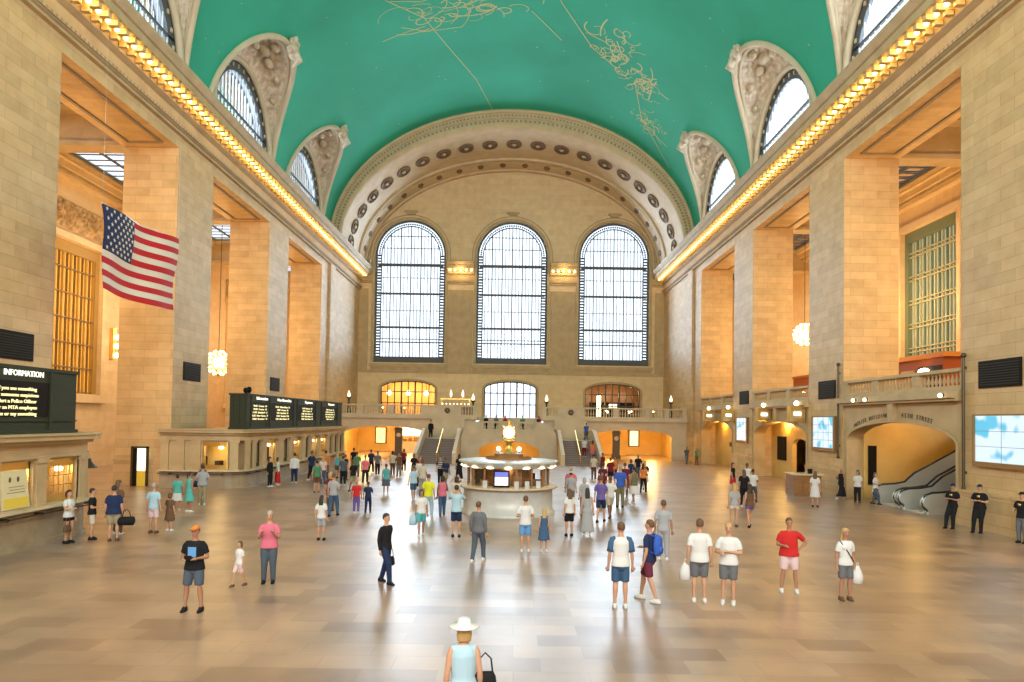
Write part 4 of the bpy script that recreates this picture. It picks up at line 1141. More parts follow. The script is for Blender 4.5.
MB().box(-16.25, -15.15, 83.25, 83.3, 1.0, 2.8).build('sheet', plain('lit_poster_amber', (.9, .7, .3), .5, 0, (1, .8, .35), 1.1), r)

# rooms behind the low arches of the balcony
for x, mat, l in ((-12.65, M['goldwall'], 260), (12.65, M['wood'], 120)):
    b = MB(); b.box(x - 4.5, x + 4.5, 90.0, 90.3, 4.1, 9.3).box(x - 4.5, x - 4.3, 85.4, 90, 4.1, 9.3).box(x + 4.3, x + 4.5, 85.4, 90, 4.1, 9.3).box(x - 4.5, x + 4.5, 85.4, 90, 9.1, 9.3).box(x - 4.5, x + 4.5, 85.4, 90, 4.0, 4.2)
    b.build('wall_back_room', mat, kind='structure')
    for dx in (-2.6, .2, 2.4): lamp('back_room_lamp', 'POINT', (x + dx, 87.5, 7.4), l, WARM, .3)
for x, y, l in ((-15.3, 86.2, 'left'), (-12.9, 86.4, 'middle'), (-10.6, 86.2, 'right')):
    r = thing('pendant_lamp', 'glowing pendant in the room behind the left low arch, %s of three' % l, 'lamp', (x, y, 7.2))
    MB().sphere((x, y, 7.2), .32).build('globe', M['lampglow'], r, smooth=True); MB().tube([(x, y, 7.5), (x, y, 9.1)], .03).build('stem', M['bronze'], r)
r = thing('bar_shelf', 'dark back bar with amber lamps seen through the right low arch', 'bar', (12.6, 85.9, 4.25))
MB().box(10, 15.6, 85.8, 86.3, 4.25, 6.4).build('cabinet', M['black'], r)
MB().box(10.9, 11.35, 85.7, 85.8, 4.6, 7.2).build('lamp_column', M['bulb'], r)
MB().box(12.4, 13.4, 85.7, 85.8, 5.6, 6.2).build('television', M['signlit'], r)
MB().sphere((14.9, 85.7, 5.2), .16).sphere((12.2, 85.7, 5.2), .14).build('small_lamps', M['bulb'], r)
# restaurant counters and furniture on the balcony
r = thing('balcony_bar', 'low orange-lit bar counter on the balcony between the arches', 'bar', (-6.3, 80.5, 4.25))
MB().box(-8.2, -4.6, 80, 80.6, 4.25, 5.6).build('counter', M['wood'], r)
MB().box(-8.2, -4.6, 80.2, 80.4, 6.3, 6.42).box(-8.1, -8.0, 80.2, 80.4, 5.6, 6.3).box(-4.8, -4.7, 80.2, 80.4, 5.6, 6.3).build('shelf', M['gold'], r)
q = MB()
for k in range(8): q.sphere((-7.9 + .43 * k, 80.1, 5.78), .08)
q.build('row_of_lamps', M['canlight'], r)
for x in (-7.0, -5.6):
    rr = thing('candle_lamp', 'tall glowing candle lamp on the balcony bar, %s of the pair' % ('left' if x < -6 else 'right'), 'lamp', (x, 80.7, 5.6))
    MB().lathe([(.0, 7.5), (.1, 7.2), (.14, 6.9), (.08, 6.6)], (x, 80.7, 0), 8).build('flame_bulb', M['canlight'], rr, smooth=True); MB().tube([(x, 80.7, 5.6), (x, 80.7, 6.65)], .04).build('stem', M['gold'], rr)
def candelabrum(x, y, z, h, label, glow=True):
    r = thing('candelabrum', label, 'candelabrum', (x, y, z))
    MB().lathe([(.42, 0), (.42, .1), (.22, .25), (.3, .5), (.14, .8), (.1, h * .6), (.2, h * .65), (.09, h * .7), (.12, h * .9), (.26, h * .93), (.2, h)], (x, y, z), 10).build('standard', M['bronze'], r, smooth=True)
    MB().lathe([(.0, h + .75), (.08, h + .5), (.18, h + .2), (.1, h)], (x, y, z), 8).build('lamp_flame', M['canlight'] if glow else M['pale'], r, smooth=True)
candelabrum(-17.6, 74.6, 4.25, 2.0, 'tall bronze candelabrum at the left-hand end of the balcony')
candelabrum(17.6, 74.6, 4.25, 2.0, 'tall bronze candelabrum at the right-hand end of the balcony')
candelabrum(-3.95, 73.4, 4.25, 1.8, 'candelabrum with glowing globe left of the central balcony gap')
candelabrum(3.95, 73.4, 4.25, 1.8, 'candelabrum right of the central balcony gap')
k = 0
table_proto = None
names = ['nearest the left-hand corner', 'second from the left-hand corner', 'third from the left-hand corner', 'left of the stair pedestal', 'right of the stair pedestal', 'third from the right-hand corner', 'second from the right-hand corner', 'nearest the right-hand corner']
for i, x in enumerate((-16.6, -14.0, -11.6, -9.2, 8.0, 10.6, 13.4, 15.8)):
    if table_proto is None:
        t = thing('cafe_table', '', 'table', (0, 0, 0), 'small tables on the end balcony'); table_proto = t
        MB().lathe([(.45, .72), (.45, .76), (0, .76)], n=12).build('tabletop', M['wood'], t); MB().lathe([(.22, 0), (.05, .05), (.04, .72)], n=8).build('pedestal', M['bronze'], t)
        MB().sphere((0, 0, .9), .07).build('candle', M['bulb'], t)
    else: t = copy_tree(table_proto)
    t.location = (x, 75.2, 4.25); t['label'] = 'small round cafe table on the balcony, ' + names[i]

# ------------------------------------------------------------------ information booth with clock
BX, BY = 0.15, 29.8; BR = 2.08
r = thing('information_booth', 'round marble and brass information booth with clock, centre of floor', 'booth', (BX, BY, 0))
C0 = (BX, BY, 0)
M['marble_w'] = noisy('white_grey_marble', (.42, .43, .42), (.56, .57, .56), 1.5, .3)
MB().lathe([(BR - .05, 0), (BR - .05, .12), (BR - .15, .16), (BR - .15, 1.02), (BR - .1, 1.08)], C0, 48).build('base', M['marble_w'], r, smooth=True)
MB().lathe([(BR - .15, 1.08), (BR + .0, 1.1), (BR + .06, 1.14), (BR + .06, 1.2), (BR - .4, 1.22), (1.2, 1.22)], C0, 48).build('counter_ledge', M['ledge'], r)
MB().lathe([(BR - .3, 2.0), (BR - .12, 2.02), (BR + .02, 2.18), (BR + .08, 2.2), (BR + .08, 2.26), (BR - .1, 2.28), (1.2, 2.30), (0, 2.34)], C0, 48).build('canopy', M['marble_w'], r)
MB().lathe([(BR - .28, 1.98), (BR - .28, 2.1), (BR - .1, 2.04)], C0, 48).build('canopy_trim', M['gold'], r)
NP = 16
for k in range(NP):
    a = 2 * PI * (k + .5) / NP; x, y = BX + (BR - .32) * math.cos(a), BY + (BR - .32) * math.sin(a)
    MB().tube([(x, y, 1.2), (x, y, 2.02)], .04, 8).build('post', M['wood'], r)
    a = 2 * PI * k / NP; x, y = BX + (BR - .16) * math.cos(a), BY + (BR - .16) * math.sin(a)
    MB().sphere((x, y, 2.03), (.17, .17, .055), 10, 6).build('canopy_light', M['canlight'], r, smooth=True)
M['gl2'] = plain('booth_glazing', (.25, .27, .24), .1, 0, None, 0)
for k in range(NP):
    a0, a1 = 2 * PI * (k + .56) / NP, 2 * PI * (k + 1.44) / NP
    if k % 3 == 1: continue
    MB().lathe([(BR - .4, 1.24), (BR - .4, 1.98)], C0, 3, a0, a1).build('glazing', M['glass'], r)
MB().lathe([(.0, 1.22), (1.0, 1.22), (1.0, 2.4)], C0, 12).build('inner_core', M['wood'], r)
for k in range(10):
    q = MB(); a = 2 * PI * k / 10; x, y = BX + 1.25 * math.cos(a), BY + 1.25 * math.sin(a); q.box(x - .18, x + .18, y - .1, y + .1, 1.22, 1.45 + .2 * (k % 3)); q.build('leaflet_rack', M['bronze'] if k % 2 else M['wood'], r)

# turret and clock on the roof
MB().lathe([(.62, 2.3), (.62, 2.5), (.66, 2.52), (.6, 2.56), (0, 2.58)], C0, 8).build('roof_turret', M['wood'], r)
MB().lathe([(.3, 2.56), (.28, 2.62), (.16, 2.7), (.12, 2.85), (.13, 3.0), (.22, 3.05), (.24, 3.12), (.12, 3.16)], C0, 16).build('clock_pedestal', M['gold'], r, smooth=True)
cz = 3.46
q = MB(); q.sphere((BX, BY, cz), (.27, .27, .29), 16, 10)
ck = q.build('clock', M['gold'], r, smooth=True)
for a in range(4):
    t = PI / 2 * a; dx, dy = math.cos(t), math.sin(t)
    f = MB(); n = 20; cx, cy = BX + dx * .27, BY + dy * .27; sx, sy = -dy, dx
    pts = [(cx + sx * .25 * math.cos(2 * PI * i / n), cy + sy * .25 * math.cos(2 * PI * i / n), cz + .25 * math.sin(2 * PI * i / n)) for i in range(n)]
    f.add(pts + [(p[0] - dx * .08, p[1] - dy * .08, p[2]) for p in pts], [tuple(range(n))] + [(i, (i + 1) % n, n + (i + 1) % n, n + i) for i in range(n)])
    f.build('opal_dial', plain('opal_clock_dial', (1, .97, .8), .3, 0, (1.0, .93, .62), 1.6), ck)
    h = MB(); e = .275 + .005
    for ang, l, w in ((PI * .42, .19, .012), (PI * .92, .13, .016)):
        u, v_ = math.cos(ang), math.sin(ang); X0, Y0 = BX + dx * e, BY + dy * e
        h.add([(X0 - sx * v_ * w, Y0 - sy * v_ * w, cz + u * w), (X0 + sx * v_ * w, Y0 + sy * v_ * w, cz - u * w), (X0 + sx * u * l, Y0 + sy * u * l, cz + v_ * l)], [(0, 1, 2)])
    h.build('clock_hands', M['black'], ck)
    g = MB(); R_ = []
    g.tube([(BX + dx * .27 + sx * .275 * math.cos(2 * PI * i / 24), BY + dy * .27 + sy * .275 * math.cos(2 * PI * i / 24), cz + .275 * math.sin(2 * PI * i / 24)) for i in range(25)], .03, 6)
    g.build('dial_rim', M['gold'], ck, smooth=True)
MB().lathe([(.12, 3.72), (.15, 3.78), (.05, 3.82), (.09, 3.88), (.07, 3.95), (.0, 4.0)], C0, 10).build('acorn_finial', M['gold'], r, smooth=True)
# monitor and leaflets on the counter, screens facing the camera
m = thing('monitor', 'monitor with blue title and pale table on the booth counter', 'monitor', (BX - .15, BY - BR + .25, 1.22))
MB().box(BX - .60, BX + .06, BY - BR + .3, BY - BR + .36, 1.24, 1.93).build('case', M['black'], m)
MB().box(BX - .54, BX + .0, BY - BR + .29, BY - BR + .30, 1.32, 1.66).build('lit_screen', plain('pale_table_screen', (.8, .8, .8), .4, 0, (.9, .85, .95), 1.0), m)
MB().box(BX - .54, BX + .0, BY - BR + .29, BY - BR + .30, 1.68, 1.86).build('blue_title', plain('blue_title_screen', (.1, .1, .4), .4, 0, (.08, .12, .45), 1.0), m)
q = MB()
for j in range(3): q.box(BX - .22, BX - .02, BY - BR + .285, BY - BR + .29, 1.5 + .045 * j, 1.52 + .045 * j)
q.build('screen_rows', plain('magenta_rows', (.6, .1, .5), .4, 0, (.8, .2, .6), .8), m)
for i, dx in enumerate((.35, .78, -.95, 1.25)):
    a = math.asin(dx / (BR - .12)); x, y = BX + dx, BY - (BR - .12) * math.cos(a)
    MBx = MB().box(x - .09, x + .09, y - .01, y + .02, 1.2, 1.5); MBx.box(x - .09, x + .09, y + .02, y + .12, 1.2, 1.22)
    tag(MBx.build('leaflet_stand', M['marble_w']), 'white leaflet stand on the information booth counter, ' + ['beside the monitor', 'second right of the monitor', 'left of the monitor', 'farthest right of the monitor'][i], 'leaflet stand', 'leaflet stands on the booth counter')
lamp('booth_inner_lamp', 'POINT', (BX, BY - 1.1, 1.9), 14, (1, .8, .5), .15)

# ------------------------------------------------------------------ flag
M['fl_red'] = plain('flag_red', (.55, .006, .010), .8); M['fl_white'] = plain('flag_white', (.78, .68, .58), .8); M['fl_blue'] = plain('flag_blue', (.015, .022, .09), .8)
FX, F0, F1 = -16.5, 27.45, 33.7
def fp(u, v, off=0.0):   # u 0..1 along the hall, v 0..1 downward
    z = 12.52 - 3.45 * v - .14 * math.sin(PI * u) + .12 * u * (1 - v) + .1 * u
    return (FX + off + .14 * math.sin(u * 9 + v * 2) + .06 * math.sin(v * 7), F0 + (F1 - F0) * u, z)
r = thing('hanging_flag', 'large American stars and stripes flag hanging before the left piers', 'flag', fp(0, 1), None)
q = MB(); q.cm = 0
for i in range(13):
    q.cm = 0 if i % 2 == 0 else 1
    u0 = .40 if i < 7 else 0.0
    for d in (0, .02): q.grid(lambda a_, b_, i=i, u0=u0, d=d: fp(u0 + (1 - u0) * a_, (i + b_) / 13, d), 26, 2)
q.cm = 2
for d in (0, .02): q.grid(lambda a_, b_, d=d: fp(.40 * a_, b_ * 7 / 13, d), 12, 8)
q.build('cloth', [M['fl_red'], M['fl_white'], M['fl_blue']], r, smooth=True)
q = MB()
for i in range(9):
    for j in range(6 if i % 2 == 0 else 5):
        u = .40 * ((j + .5) / 6 if i % 2 == 0 else (j + 1) / 6); v_ = 7 / 13 * (i + .7) / 9.4
        c0 = Vector(fp(u, v_, .045)); pts = []
        for k in range(10):
            a = PI / 2 + PI * k / 5; rr = .105 if k % 2 == 0 else .045
            pts.append((c0.x, c0.y + rr * math.cos(a), c0.z + rr * math.sin(a)))
        q.add(pts, [tuple(range(10))])
q.build('stars', M['fl_white'], r)
q = MB()
for u in (0.01, .99):
    p = fp(u, 0); q.tube([p, (p[0], p[1], 36.0)], .003, 5)
q.tube([fp(0, 0), fp(.25, 0), fp(.5, 0), fp(.75, 0), fp(1, 0)], .03, 6)
# end the wires at the vault
for i, v_ in enumerate(q.v):
    if v_[2] > 30: q.v[i] = (v_[0], v_[1], VZ + VB * math.sqrt(1 - (v_[0] / VA) ** 2) - .02)
q.build('hanging_wires', M['steel'], r)

# ------------------------------------------------------------------ chandeliers in the aisles
bulb_small = MB().sphere((0, 0, 0), .11, 6, 4).build('bulb', M['bulb'], smooth=True)
def chandelier(x, y, z, label, R0=.85, top=21.2):
    r = thing('chandelier', label, 'chandelier', (x, y, z), 'round gilt chandeliers in the side aisles')
    q = MB()
    for k in range(12):
        a = 2 * PI * k / 12
        q.tube([(x + R0 * math.sin(PI * i / 10) * math.cos(a), y + R0 * math.sin(PI * i / 10) * math.sin(a), z + R0 * math.cos(PI * i / 10)) for i in range(11)], .03, 5)
    for h in (-.5, 0, .5):
        rr = R0 * math.sqrt(1 - h * h); q.tube([(x + rr * math.cos(2 * PI * i / 24), y + rr * math.sin(2 * PI * i / 24), z + R0 * h) for i in range(25)], .045, 6)
    q.lathe([(.0, -.25), (.12, -.12), (.2, 0)], (x, y, z - R0), 10)
    q.build('cage', M['gold'], r, smooth=True)
    MB().tube([(x, y, z + R0 - .1), (x, y, top)], .03, 6).build('suspension_rod', M['bronze'], r)
    q = MB()
    for h in (-.93, -.72, -.4, 0, .4, .72, .93):
        rr = (R0 + .06) * math.sqrt(1 - h * h)
        nb_ = 5 if abs(h) > .9 else (9 if abs(h) > .6 else 12)
        for k in range(nb_): a = 2 * PI * (k + .5) / nb_; bo = bulb_small.copy(); col.objects.link(bo); bo.parent = r; bo.location = (rr * math.cos(a), rr * math.sin(a), (R0 + .06) * h)
    q = MB().sphere((x, y, z), R0 * .5); q.build('inner_glow', M['lampglow'], r, smooth=True)
chandelier(26.1, 60.4, 12.0, 'round gilt chandelier glowing between the right piers')
chandelier(-25.0, 58.5, 8.5, 'round gilt chandelier glowing between the left piers', .95)
bpy.data.objects.remove(bulb_small)
# left: made-up fitting that stands in for stacked bars of glow
r = thing('wall_sconce', 'glowing stacked wall sconce beside the amber window', 'lamp', (-30.5, 52.6, 9))
MB().box(-30.8, -30.5, 52.4, 52.8, 8.2, 10.6).build('backplate', M['gold'], r)
q = MB()
for z in (8.5, 9.2, 9.9): q.sphere((-30.3, 52.6, z), (.18, .3, .2))
q.build('bulbs', M['lampglow'], r, smooth=True)  # added glowing blobs, no bulbs known at this spot

# ------------------------------------------------------------------ upper right kiosks, desk
r = thing('wooden_kiosk', 'orange-red wooden kiosk on the upper right floor below green window', 'kiosk', (27.6, 45, 5.5))
MB().box(27.2, 29.2, 42.6, 47.6, 5.5, 8.4).build('body', M['redwood'], r)
MB().box(26.9, 29.3, 42.2, 47.8, 8.4, 8.7).build('roof', plain('orange_wood', (.62, .24, .05), .4), r)
MB().box(27.15, 27.2, 45.7, 47.1, 6.2, 7.7).box(27.1, 27.15, 45.7, 47.1, 7.6, 7.75).box(27.1, 27.15, 45.6, 45.75, 6.1, 7.7).box(27.1, 27.15, 47.05, 47.2, 6.1, 7.7).build('framed_hatch', plain('tan_frame', (.6, .4, .18), .5), r)
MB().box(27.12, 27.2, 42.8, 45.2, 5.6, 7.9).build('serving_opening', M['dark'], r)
MB().sphere((27.0, 44.4, 7.6), (.2, .55, .2)).build('lamp', M['lampglow'], r, smooth=True)
r = thing('wooden_kiosk', 'dark red wooden kiosk on the upper floor under right chandelier', 'kiosk', (26.6, 61, 5.5))
MB().box(26.4, 28.4, 58.5, 63.5, 5.5, 8.2).build('body', M['redwood'], r); MB().box(26.2, 28.5, 58.3, 63.7, 8.2, 8.4).build('roof', M['redwood'], r)
MB().sphere((26.2, 60.8, 6.8), (.15, .3, .15)).build('lamp', M['bulb'], r, smooth=True)
r = thing('service_desk', 'brown wooden service desk with pale top before second right arch', 'desk', (16.9, 38.9, 0))
MB().box(16.15, 17.65, 38.35, 39.6, 0, 1.16).build('body', M['wood'], r)
MB().box(16.05, 17.75, 38.25, 39.7, 1.16, 1.24).build('top', M['ledge'], r)
q = MB()
for x in (16.3, 16.8, 17.3): q.box(x - .18, x + .18, 38.32, 38.35, .15, 1.0)
q.build('front_panels', M['wood'], r)
MB().box(17.1, 17.3, 38.7, 38.9, 1.24, 1.5).build('brochure_holder', M['black'], r)
# small spot lamps on the bridge cornices
for y, l in ((36.3, 'small glowing spot lamp on the arch cornice, left of its pair'), (35.1, 'small glowing spot lamp on the arch cornice, right of its pair'), (28.9, 'small glowing spot lamp at the near end of escalator arch cornice')):
    rr = thing('spot_lamp', l, 'lamp', (W - .45, y, 5.35)); MB().sphere((W - .5, y, 5.33), .09).build('lens', M['lampglow'], rr, smooth=True); MB().tube([(W - .5, y, 5.33), (W - .3, y, 5.36)], .08).build('housing', M['bronze'], rr)
# ------------------------------------------------------------------ people
def cmat(name, c, rough=.85):
    k = 'cloth_' + name
    if k not in M: M[k] = plain(k, tuple(q * .8 for q in c), rough, 0, None, 0, .2)
    return M[k]
COLS = dict(black=(.015, .015, .018), navy=(.02, .035, .10), grey=(.16, .17, .19), slate=(.09, .12, .16), lgrey=(.42, .43, .46), white=(.78, .78, .78), cream=(.68, .62, .50),
            red=(.62, .03, .03), dkred=(.20, .02, .03), pink=(.72, .18, .26), ltpink=(.80, .60, .62), orange=(.75, .25, .06), yellow=(.75, .78, .04), green=(.10, .28, .15), teal=(.10, .42, .46),
            blue=(.05, .13, .55), ltblue=(.45, .66, .80), denim=(.06, .13, .25), olive=(.20, .19, .11), khaki=(.40, .34, .22), brown=(.16, .09, .05), maroon=(.16, .03, .06), purple=(.16, .12, .38), turq=(.12, .55, .50), skyblue=(.15, .38, .75))
for k, v_ in COLS.items(): cmat(k, v_)
SK = [plain('skin_light', (.50, .27, .17), .6), plain('skin_tan', (.36, .18, .11), .6), plain('skin_brown', (.20, .10, .06), .6)]
HR = {'dark': plain('hair_dark', (.025, .015, .01), .6), 'brown': plain('hair_brown', (.11, .055, .025), .6), 'blond': plain('hair_blond', (.45, .30, .12), .6), 'grey': plain('hair_grey', (.35, .33, .31), .7)}
EYE = plain('eye_dark', (.03, .02, .02), .3); LIP = plain('lips', (.42, .13, .11), .5)

def loft(mb, lv, n=12):
    """lv: (x, y, z, rx, ry) horizontal elliptical sections, closed at both ends"""
    vs = []; fs = []
    for (x, y, z, rx, ry) in lv:
        for k in range(n): t = 2 * PI * k / n; vs.append((x + rx * math.cos(t), y + ry * math.sin(t), z))
    for i in range(len(lv) - 1):
        for k in range(n): fs.append((i * n + k, i * n + (k + 1) % n, (i + 1) * n + (k + 1) % n, (i + 1) * n + k))
    fs.append(tuple(range(n))[::-1]); fs.append(tuple((len(lv) - 1) * n + k for k in range(n)))
    mb.add(vs, fs)
ARM = {  # elbow, wrist relative to the shoulder; x outward, -y forward
    'down': ((.05, .03, -.29), (.07, -.03, -.55)), 'swing': ((.05, .09, -.28), (.06, .06, -.54)), 'front': ((.08, .02, -.28), (-.04, -.22, -.27)),
    'phone': ((.06, -.04, -.28), (-.05, -.27, -.12)), 'hip': ((.22, .09, -.22), (.03, -.03, -.40)), 'up': ((.10, -.20, -.14), (-.09, -.27, .10)), 'high': ((.08, -.16, .10), (-.05, -.25, .32)),
    'cross': ((.08, -.02, -.28), (-.20, -.19, -.23)), 'back': ((.10, .08, -.27), (-.06, .16, -.42)), 'rest': ((.10, -.10, -.24), (.02, -.34, -.22))}
def add_hand(mb, wr, d, side, near):
    d = d.normalized(); up = Vector((0, 0, 1)) if abs(d.z) < .8 else Vector((0, -1, 0))
    w = d.cross(up).normalized(); nrm = w.cross(d)
    if nrm.y > 0: nrm = -nrm
    palm_end = wr + d * .085
    mb.tube([wr - d * .02, wr + d * .02, wr + d * .06, palm_end], [.024, .034, .040, .034], 8, flat=.55)
    for i, (o, l) in enumerate(((-.028, .068), (-.010, .078), (.010, .074), (.028, .058))):
        a = palm_end - d * .012 + w * o
        mb.tube([a, a + d * l * .5 + nrm * .008, a + d * l * .85 + nrm * .028], [.0105, .0098, .008], 5)
    a = wr + d * .025 + w * (.03 * -side)
    mb.tube([a, a + d * .03 + w * (-side * .025) + nrm * .01, a + d * .06 + w * (-side * .03) + nrm * .02], [.013, .012, .009], 5)
def remeshed(mb, vox, name='body'):
    me = bpy.data.meshes.new(name); me.from_pydata([tuple(v) for v in mb.v], [], mb.f); me.update()
    o = bpy.data.objects.new('tmp', me); col.objects.link(o)
    m = o.modifiers.new('r', 'REMESH'); m.mode = 'VOXEL'; m.voxel_size = vox; m.use_smooth_shade = True
    s = o.modifiers.new('s', 'SMOOTH'); s.factor = .4; s.iterations = 2
    dg = bpy.context.evaluated_depsgraph_get(); r = bpy.data.meshes.new_from_object(o.evaluated_get(dg))
    bpy.data.objects.remove(o); bpy.data.meshes.remove(me); r.name = name
    return r
def fix_normals(mb):
    """make every closed island face outward so the voxel remesh sees solid volumes"""
    import bmesh
    me = bpy.data.meshes.new('t'); me.from_pydata([tuple(v) for v in mb.v], [], mb.f); bm = bmesh.new(); bm.from_mesh(me)
    bmesh.ops.recalc_face_normals(bm, faces=bm.faces); bm.to_mesh(me); bm.free()
    mb.v = [v.co[:] for v in me.vertices]; mb.f = [tuple(p.vertices) for p in me.polygons]; bpy.data.meshes.remove(me)
    return mb
cache = {}
def base_shape(sex, arms, legs, lean):
    """skeleton points at 1.75 m"""
    sw = .178 if sex == 'm' else .155
    J = {}
    for s in (-1, 1):
        k = 'L' if s < 0 else 'R'
        sh = Vector((s * sw, .0, 1.395)); e, w = ARM[arms[0 if s < 0 else 1]]
        J['sh' + k] = sh; J['el' + k] = sh + Vector((s * e[0], e[1], e[2])); J['wr' + k] = sh + Vector((s * w[0], w[1], w[2]))
        st = {'stand': (0.11, 0, 0), 'wide': (.17, -.02, 0), 'step': (.09, .22 * s, .0), 'walk': (.08, .32 * s, 0), 'lean': (.11, -.20 if s > 0 else -.30, 0)}[legs]
        an = Vector((s * st[0], st[1], .085)); hp = Vector((s * .088, 0, .90)); kn = hp.lerp(an, .50) + Vector((0, -.03 - (abs(st[1]) * .15), .02))
        J['hp' + k] = hp; J['kn' + k] = kn; J['an' + k] = an
    return J
def make_body(sex, arms, legs, near, heavy):
    key = ('b', sex, arms, legs, near, heavy)
    if key in cache: return cache[key]
    J = base_shape(sex, arms, legs, 0); b = MB(); g = heavy
    hw = .158 if sex == 'm' else .165
    loft(b, [(0, 0, .83, .10, .08), (0, .01, .90, hw * g, .108 * g), (0, .005, 1.0, (hw - .015) * g, .103 * g), (0, 0, 1.10, (.135 if sex == 'm' else .118) * g, .095 * g), (0, 0, 1.22, .150 * g, .105 * g),
             (0, 0, 1.33, .166 if sex == 'm' else .148, .11), (0, 0, 1.41, .138 if sex == 'm' else .12, .085), (0, 0, 1.455, .08, .062), (0, 0, 1.48, .055, .05)], 14)
    b.tube([(0, .0, 1.43), (0, -.005, 1.50), (0, -.012, 1.57)], [.062, .054, .056], 10)
    # head
    loft(b, [(0, -.022, 1.535, .028, .035), (0, -.022, 1.55, .046, .058), (0, -.012, 1.585, .062, .080), (0, -.004, 1.63, .071, .092), (0, .002, 1.67, .074, .095), (0, .006, 1.705, .069, .088), (0, .008, 1.735, .05, .062), (0, .008, 1.748, .02, .03)], 14)
    b.tube([(0, -.090, 1.655), (0, -.104, 1.625), (0, -.112, 1.612), (0, -.092, 1.600)], [.009, .013, .016, .012], 6)
    for s in (-1, 1): b.sphere((s * .075, .008, 1.632), (.011, .020, .032), 6, 5)
    for k, s in (('L', -1), ('R', 1)):
        b.tube([(s * .09, 0, 1.405), J['sh' + k] + Vector((-s * .012, 0, .0)), J['sh' + k].lerp(J['el' + k], .2), J['sh' + k].lerp(J['el' + k], .5), J['el' + k]], [.045, .050, .052, .046, .037], 9)
        fa = J['wr' + k] - J['el' + k]
        b.tube([J['el' + k] - fa * .05, J['el' + k] + fa * .25, J['el' + k] + fa * .65, J['wr' + k]], [.036, .041, .031, .024], 9)
        add_hand(b, J['wr' + k], fa, s, near)
        b.tube([J['hp' + k] + Vector((0, 0, .03)), J['hp' + k].lerp(J['kn' + k], .35), J['kn' + k] + Vector((0, 0, .05)), J['kn' + k]], [.088 * g, .082 * g, .056, .052], 10)
        sk = J['an' + k] - J['kn' + k]
        b.tube([J['kn' + k], J['kn' + k] + sk * .3 + Vector((0, .015, 0)), J['kn' + k] + sk * .7, J['an' + k] + Vector((0, 0, -.03))], [.052, .057, .040, .033], 10)
        an = J['an' + k]; b.tube([an + Vector((0, .03, -.045)), an + Vector((0, -.05, -.045)), an + Vector((s * .01, -.14, -.06))], [.034, .036, .022], 8)
    me = remeshed(fix_normals(b), .0125 if near else .0165, 'person')
    # facial features
    f = MB()
    f.m = []; nb = len(me.vertices)
    f.v = [v.co[:] for v in me.vertices]; f.f = [tuple(p.vertices) for p in me.polygons]; f.m = [0] * len(f.f); bpy.data.meshes.remove(me)
    f.cm = 1
    for s in (-1, 1):
        f.sphere((s * .030, -.084, 1.645), (.013, .009, .008), 6, 5); f.sphere((s * .031, -.087, 1.668), (.018, .007, .005), 6, 4)
    f.cm = 2; f.sphere((0, -.090, 1.578), (.024, .010, .008), 7, 5)
    cache[key] = f; return f
def make_top(sex, arms, legs, near, heavy, kind):
    key = ('t', sex, arms, near, heavy, kind)
    if key in cache: return cache[key]
    J = base_shape(sex, arms, legs, 0); b = MB(); g = heavy; a = .018
    hw = .158 if sex == 'm' else .165; flare = .03 if sex == 'm' else .02
    z0 = .86 if kind != 'crop' else .98
    loft(b, [(0, .005, z0, (hw + a + flare * .7) * g, (.128 + a) * g), (0, .005, .93, (hw + a + .012) * g, (.122 + a) * g), (0, 0, 1.05, ((.140 if sex == 'm' else .122) + a + .008) * g, (.10 + a) * g), (0, 0, 1.2, (.148 + a) * g, (.105 + a) * g),
             (0, 0, 1.33, (.166 if sex == 'm' else .150) + a, .112 + a), (0, 0, 1.40, (.142 if sex == 'm' else .124) + a, .088 + a), (0, 0, 1.458, .078, .066)], 14)
    if sex == 'f': 
        for s in (-1, 1): b.sphere((s * .065, -.095, 1.29), (.06, .045, .06), 8, 6)
    for k, s in (('L', -1), ('R', 1)):
        if kind == 'tank': b.tube([(s * .07, 0, 1.405), J['sh' + k]], [.048, .052], 8); continue
        sl = .55 if kind != 'long' else 1.0
        pts = [Vector((s * .07, 0, 1.405)), J['sh' + k] + Vector((-s * .02, 0, .004)), J['sh' + k].lerp(J['el' + k], .22), J['sh' + k].lerp(J['el' + k], .5)]; rr = [.052, .058, .066, .064]
        if kind == 'long':
            fa = J['wr' + k] - J['el' + k]; pts += [J['el' + k], J['el' + k] + fa * .5, J['wr' + k] - fa * .05]; rr += [.053, .047, .036]
        else: pts.append(J['sh' + k].lerp(J['el' + k], .72)); rr.append(.066)
        b.tube(pts, rr, 9)
    me = remeshed(fix_normals(b), .016 if near else .021, 'shirt'); cache[key] = me; return me
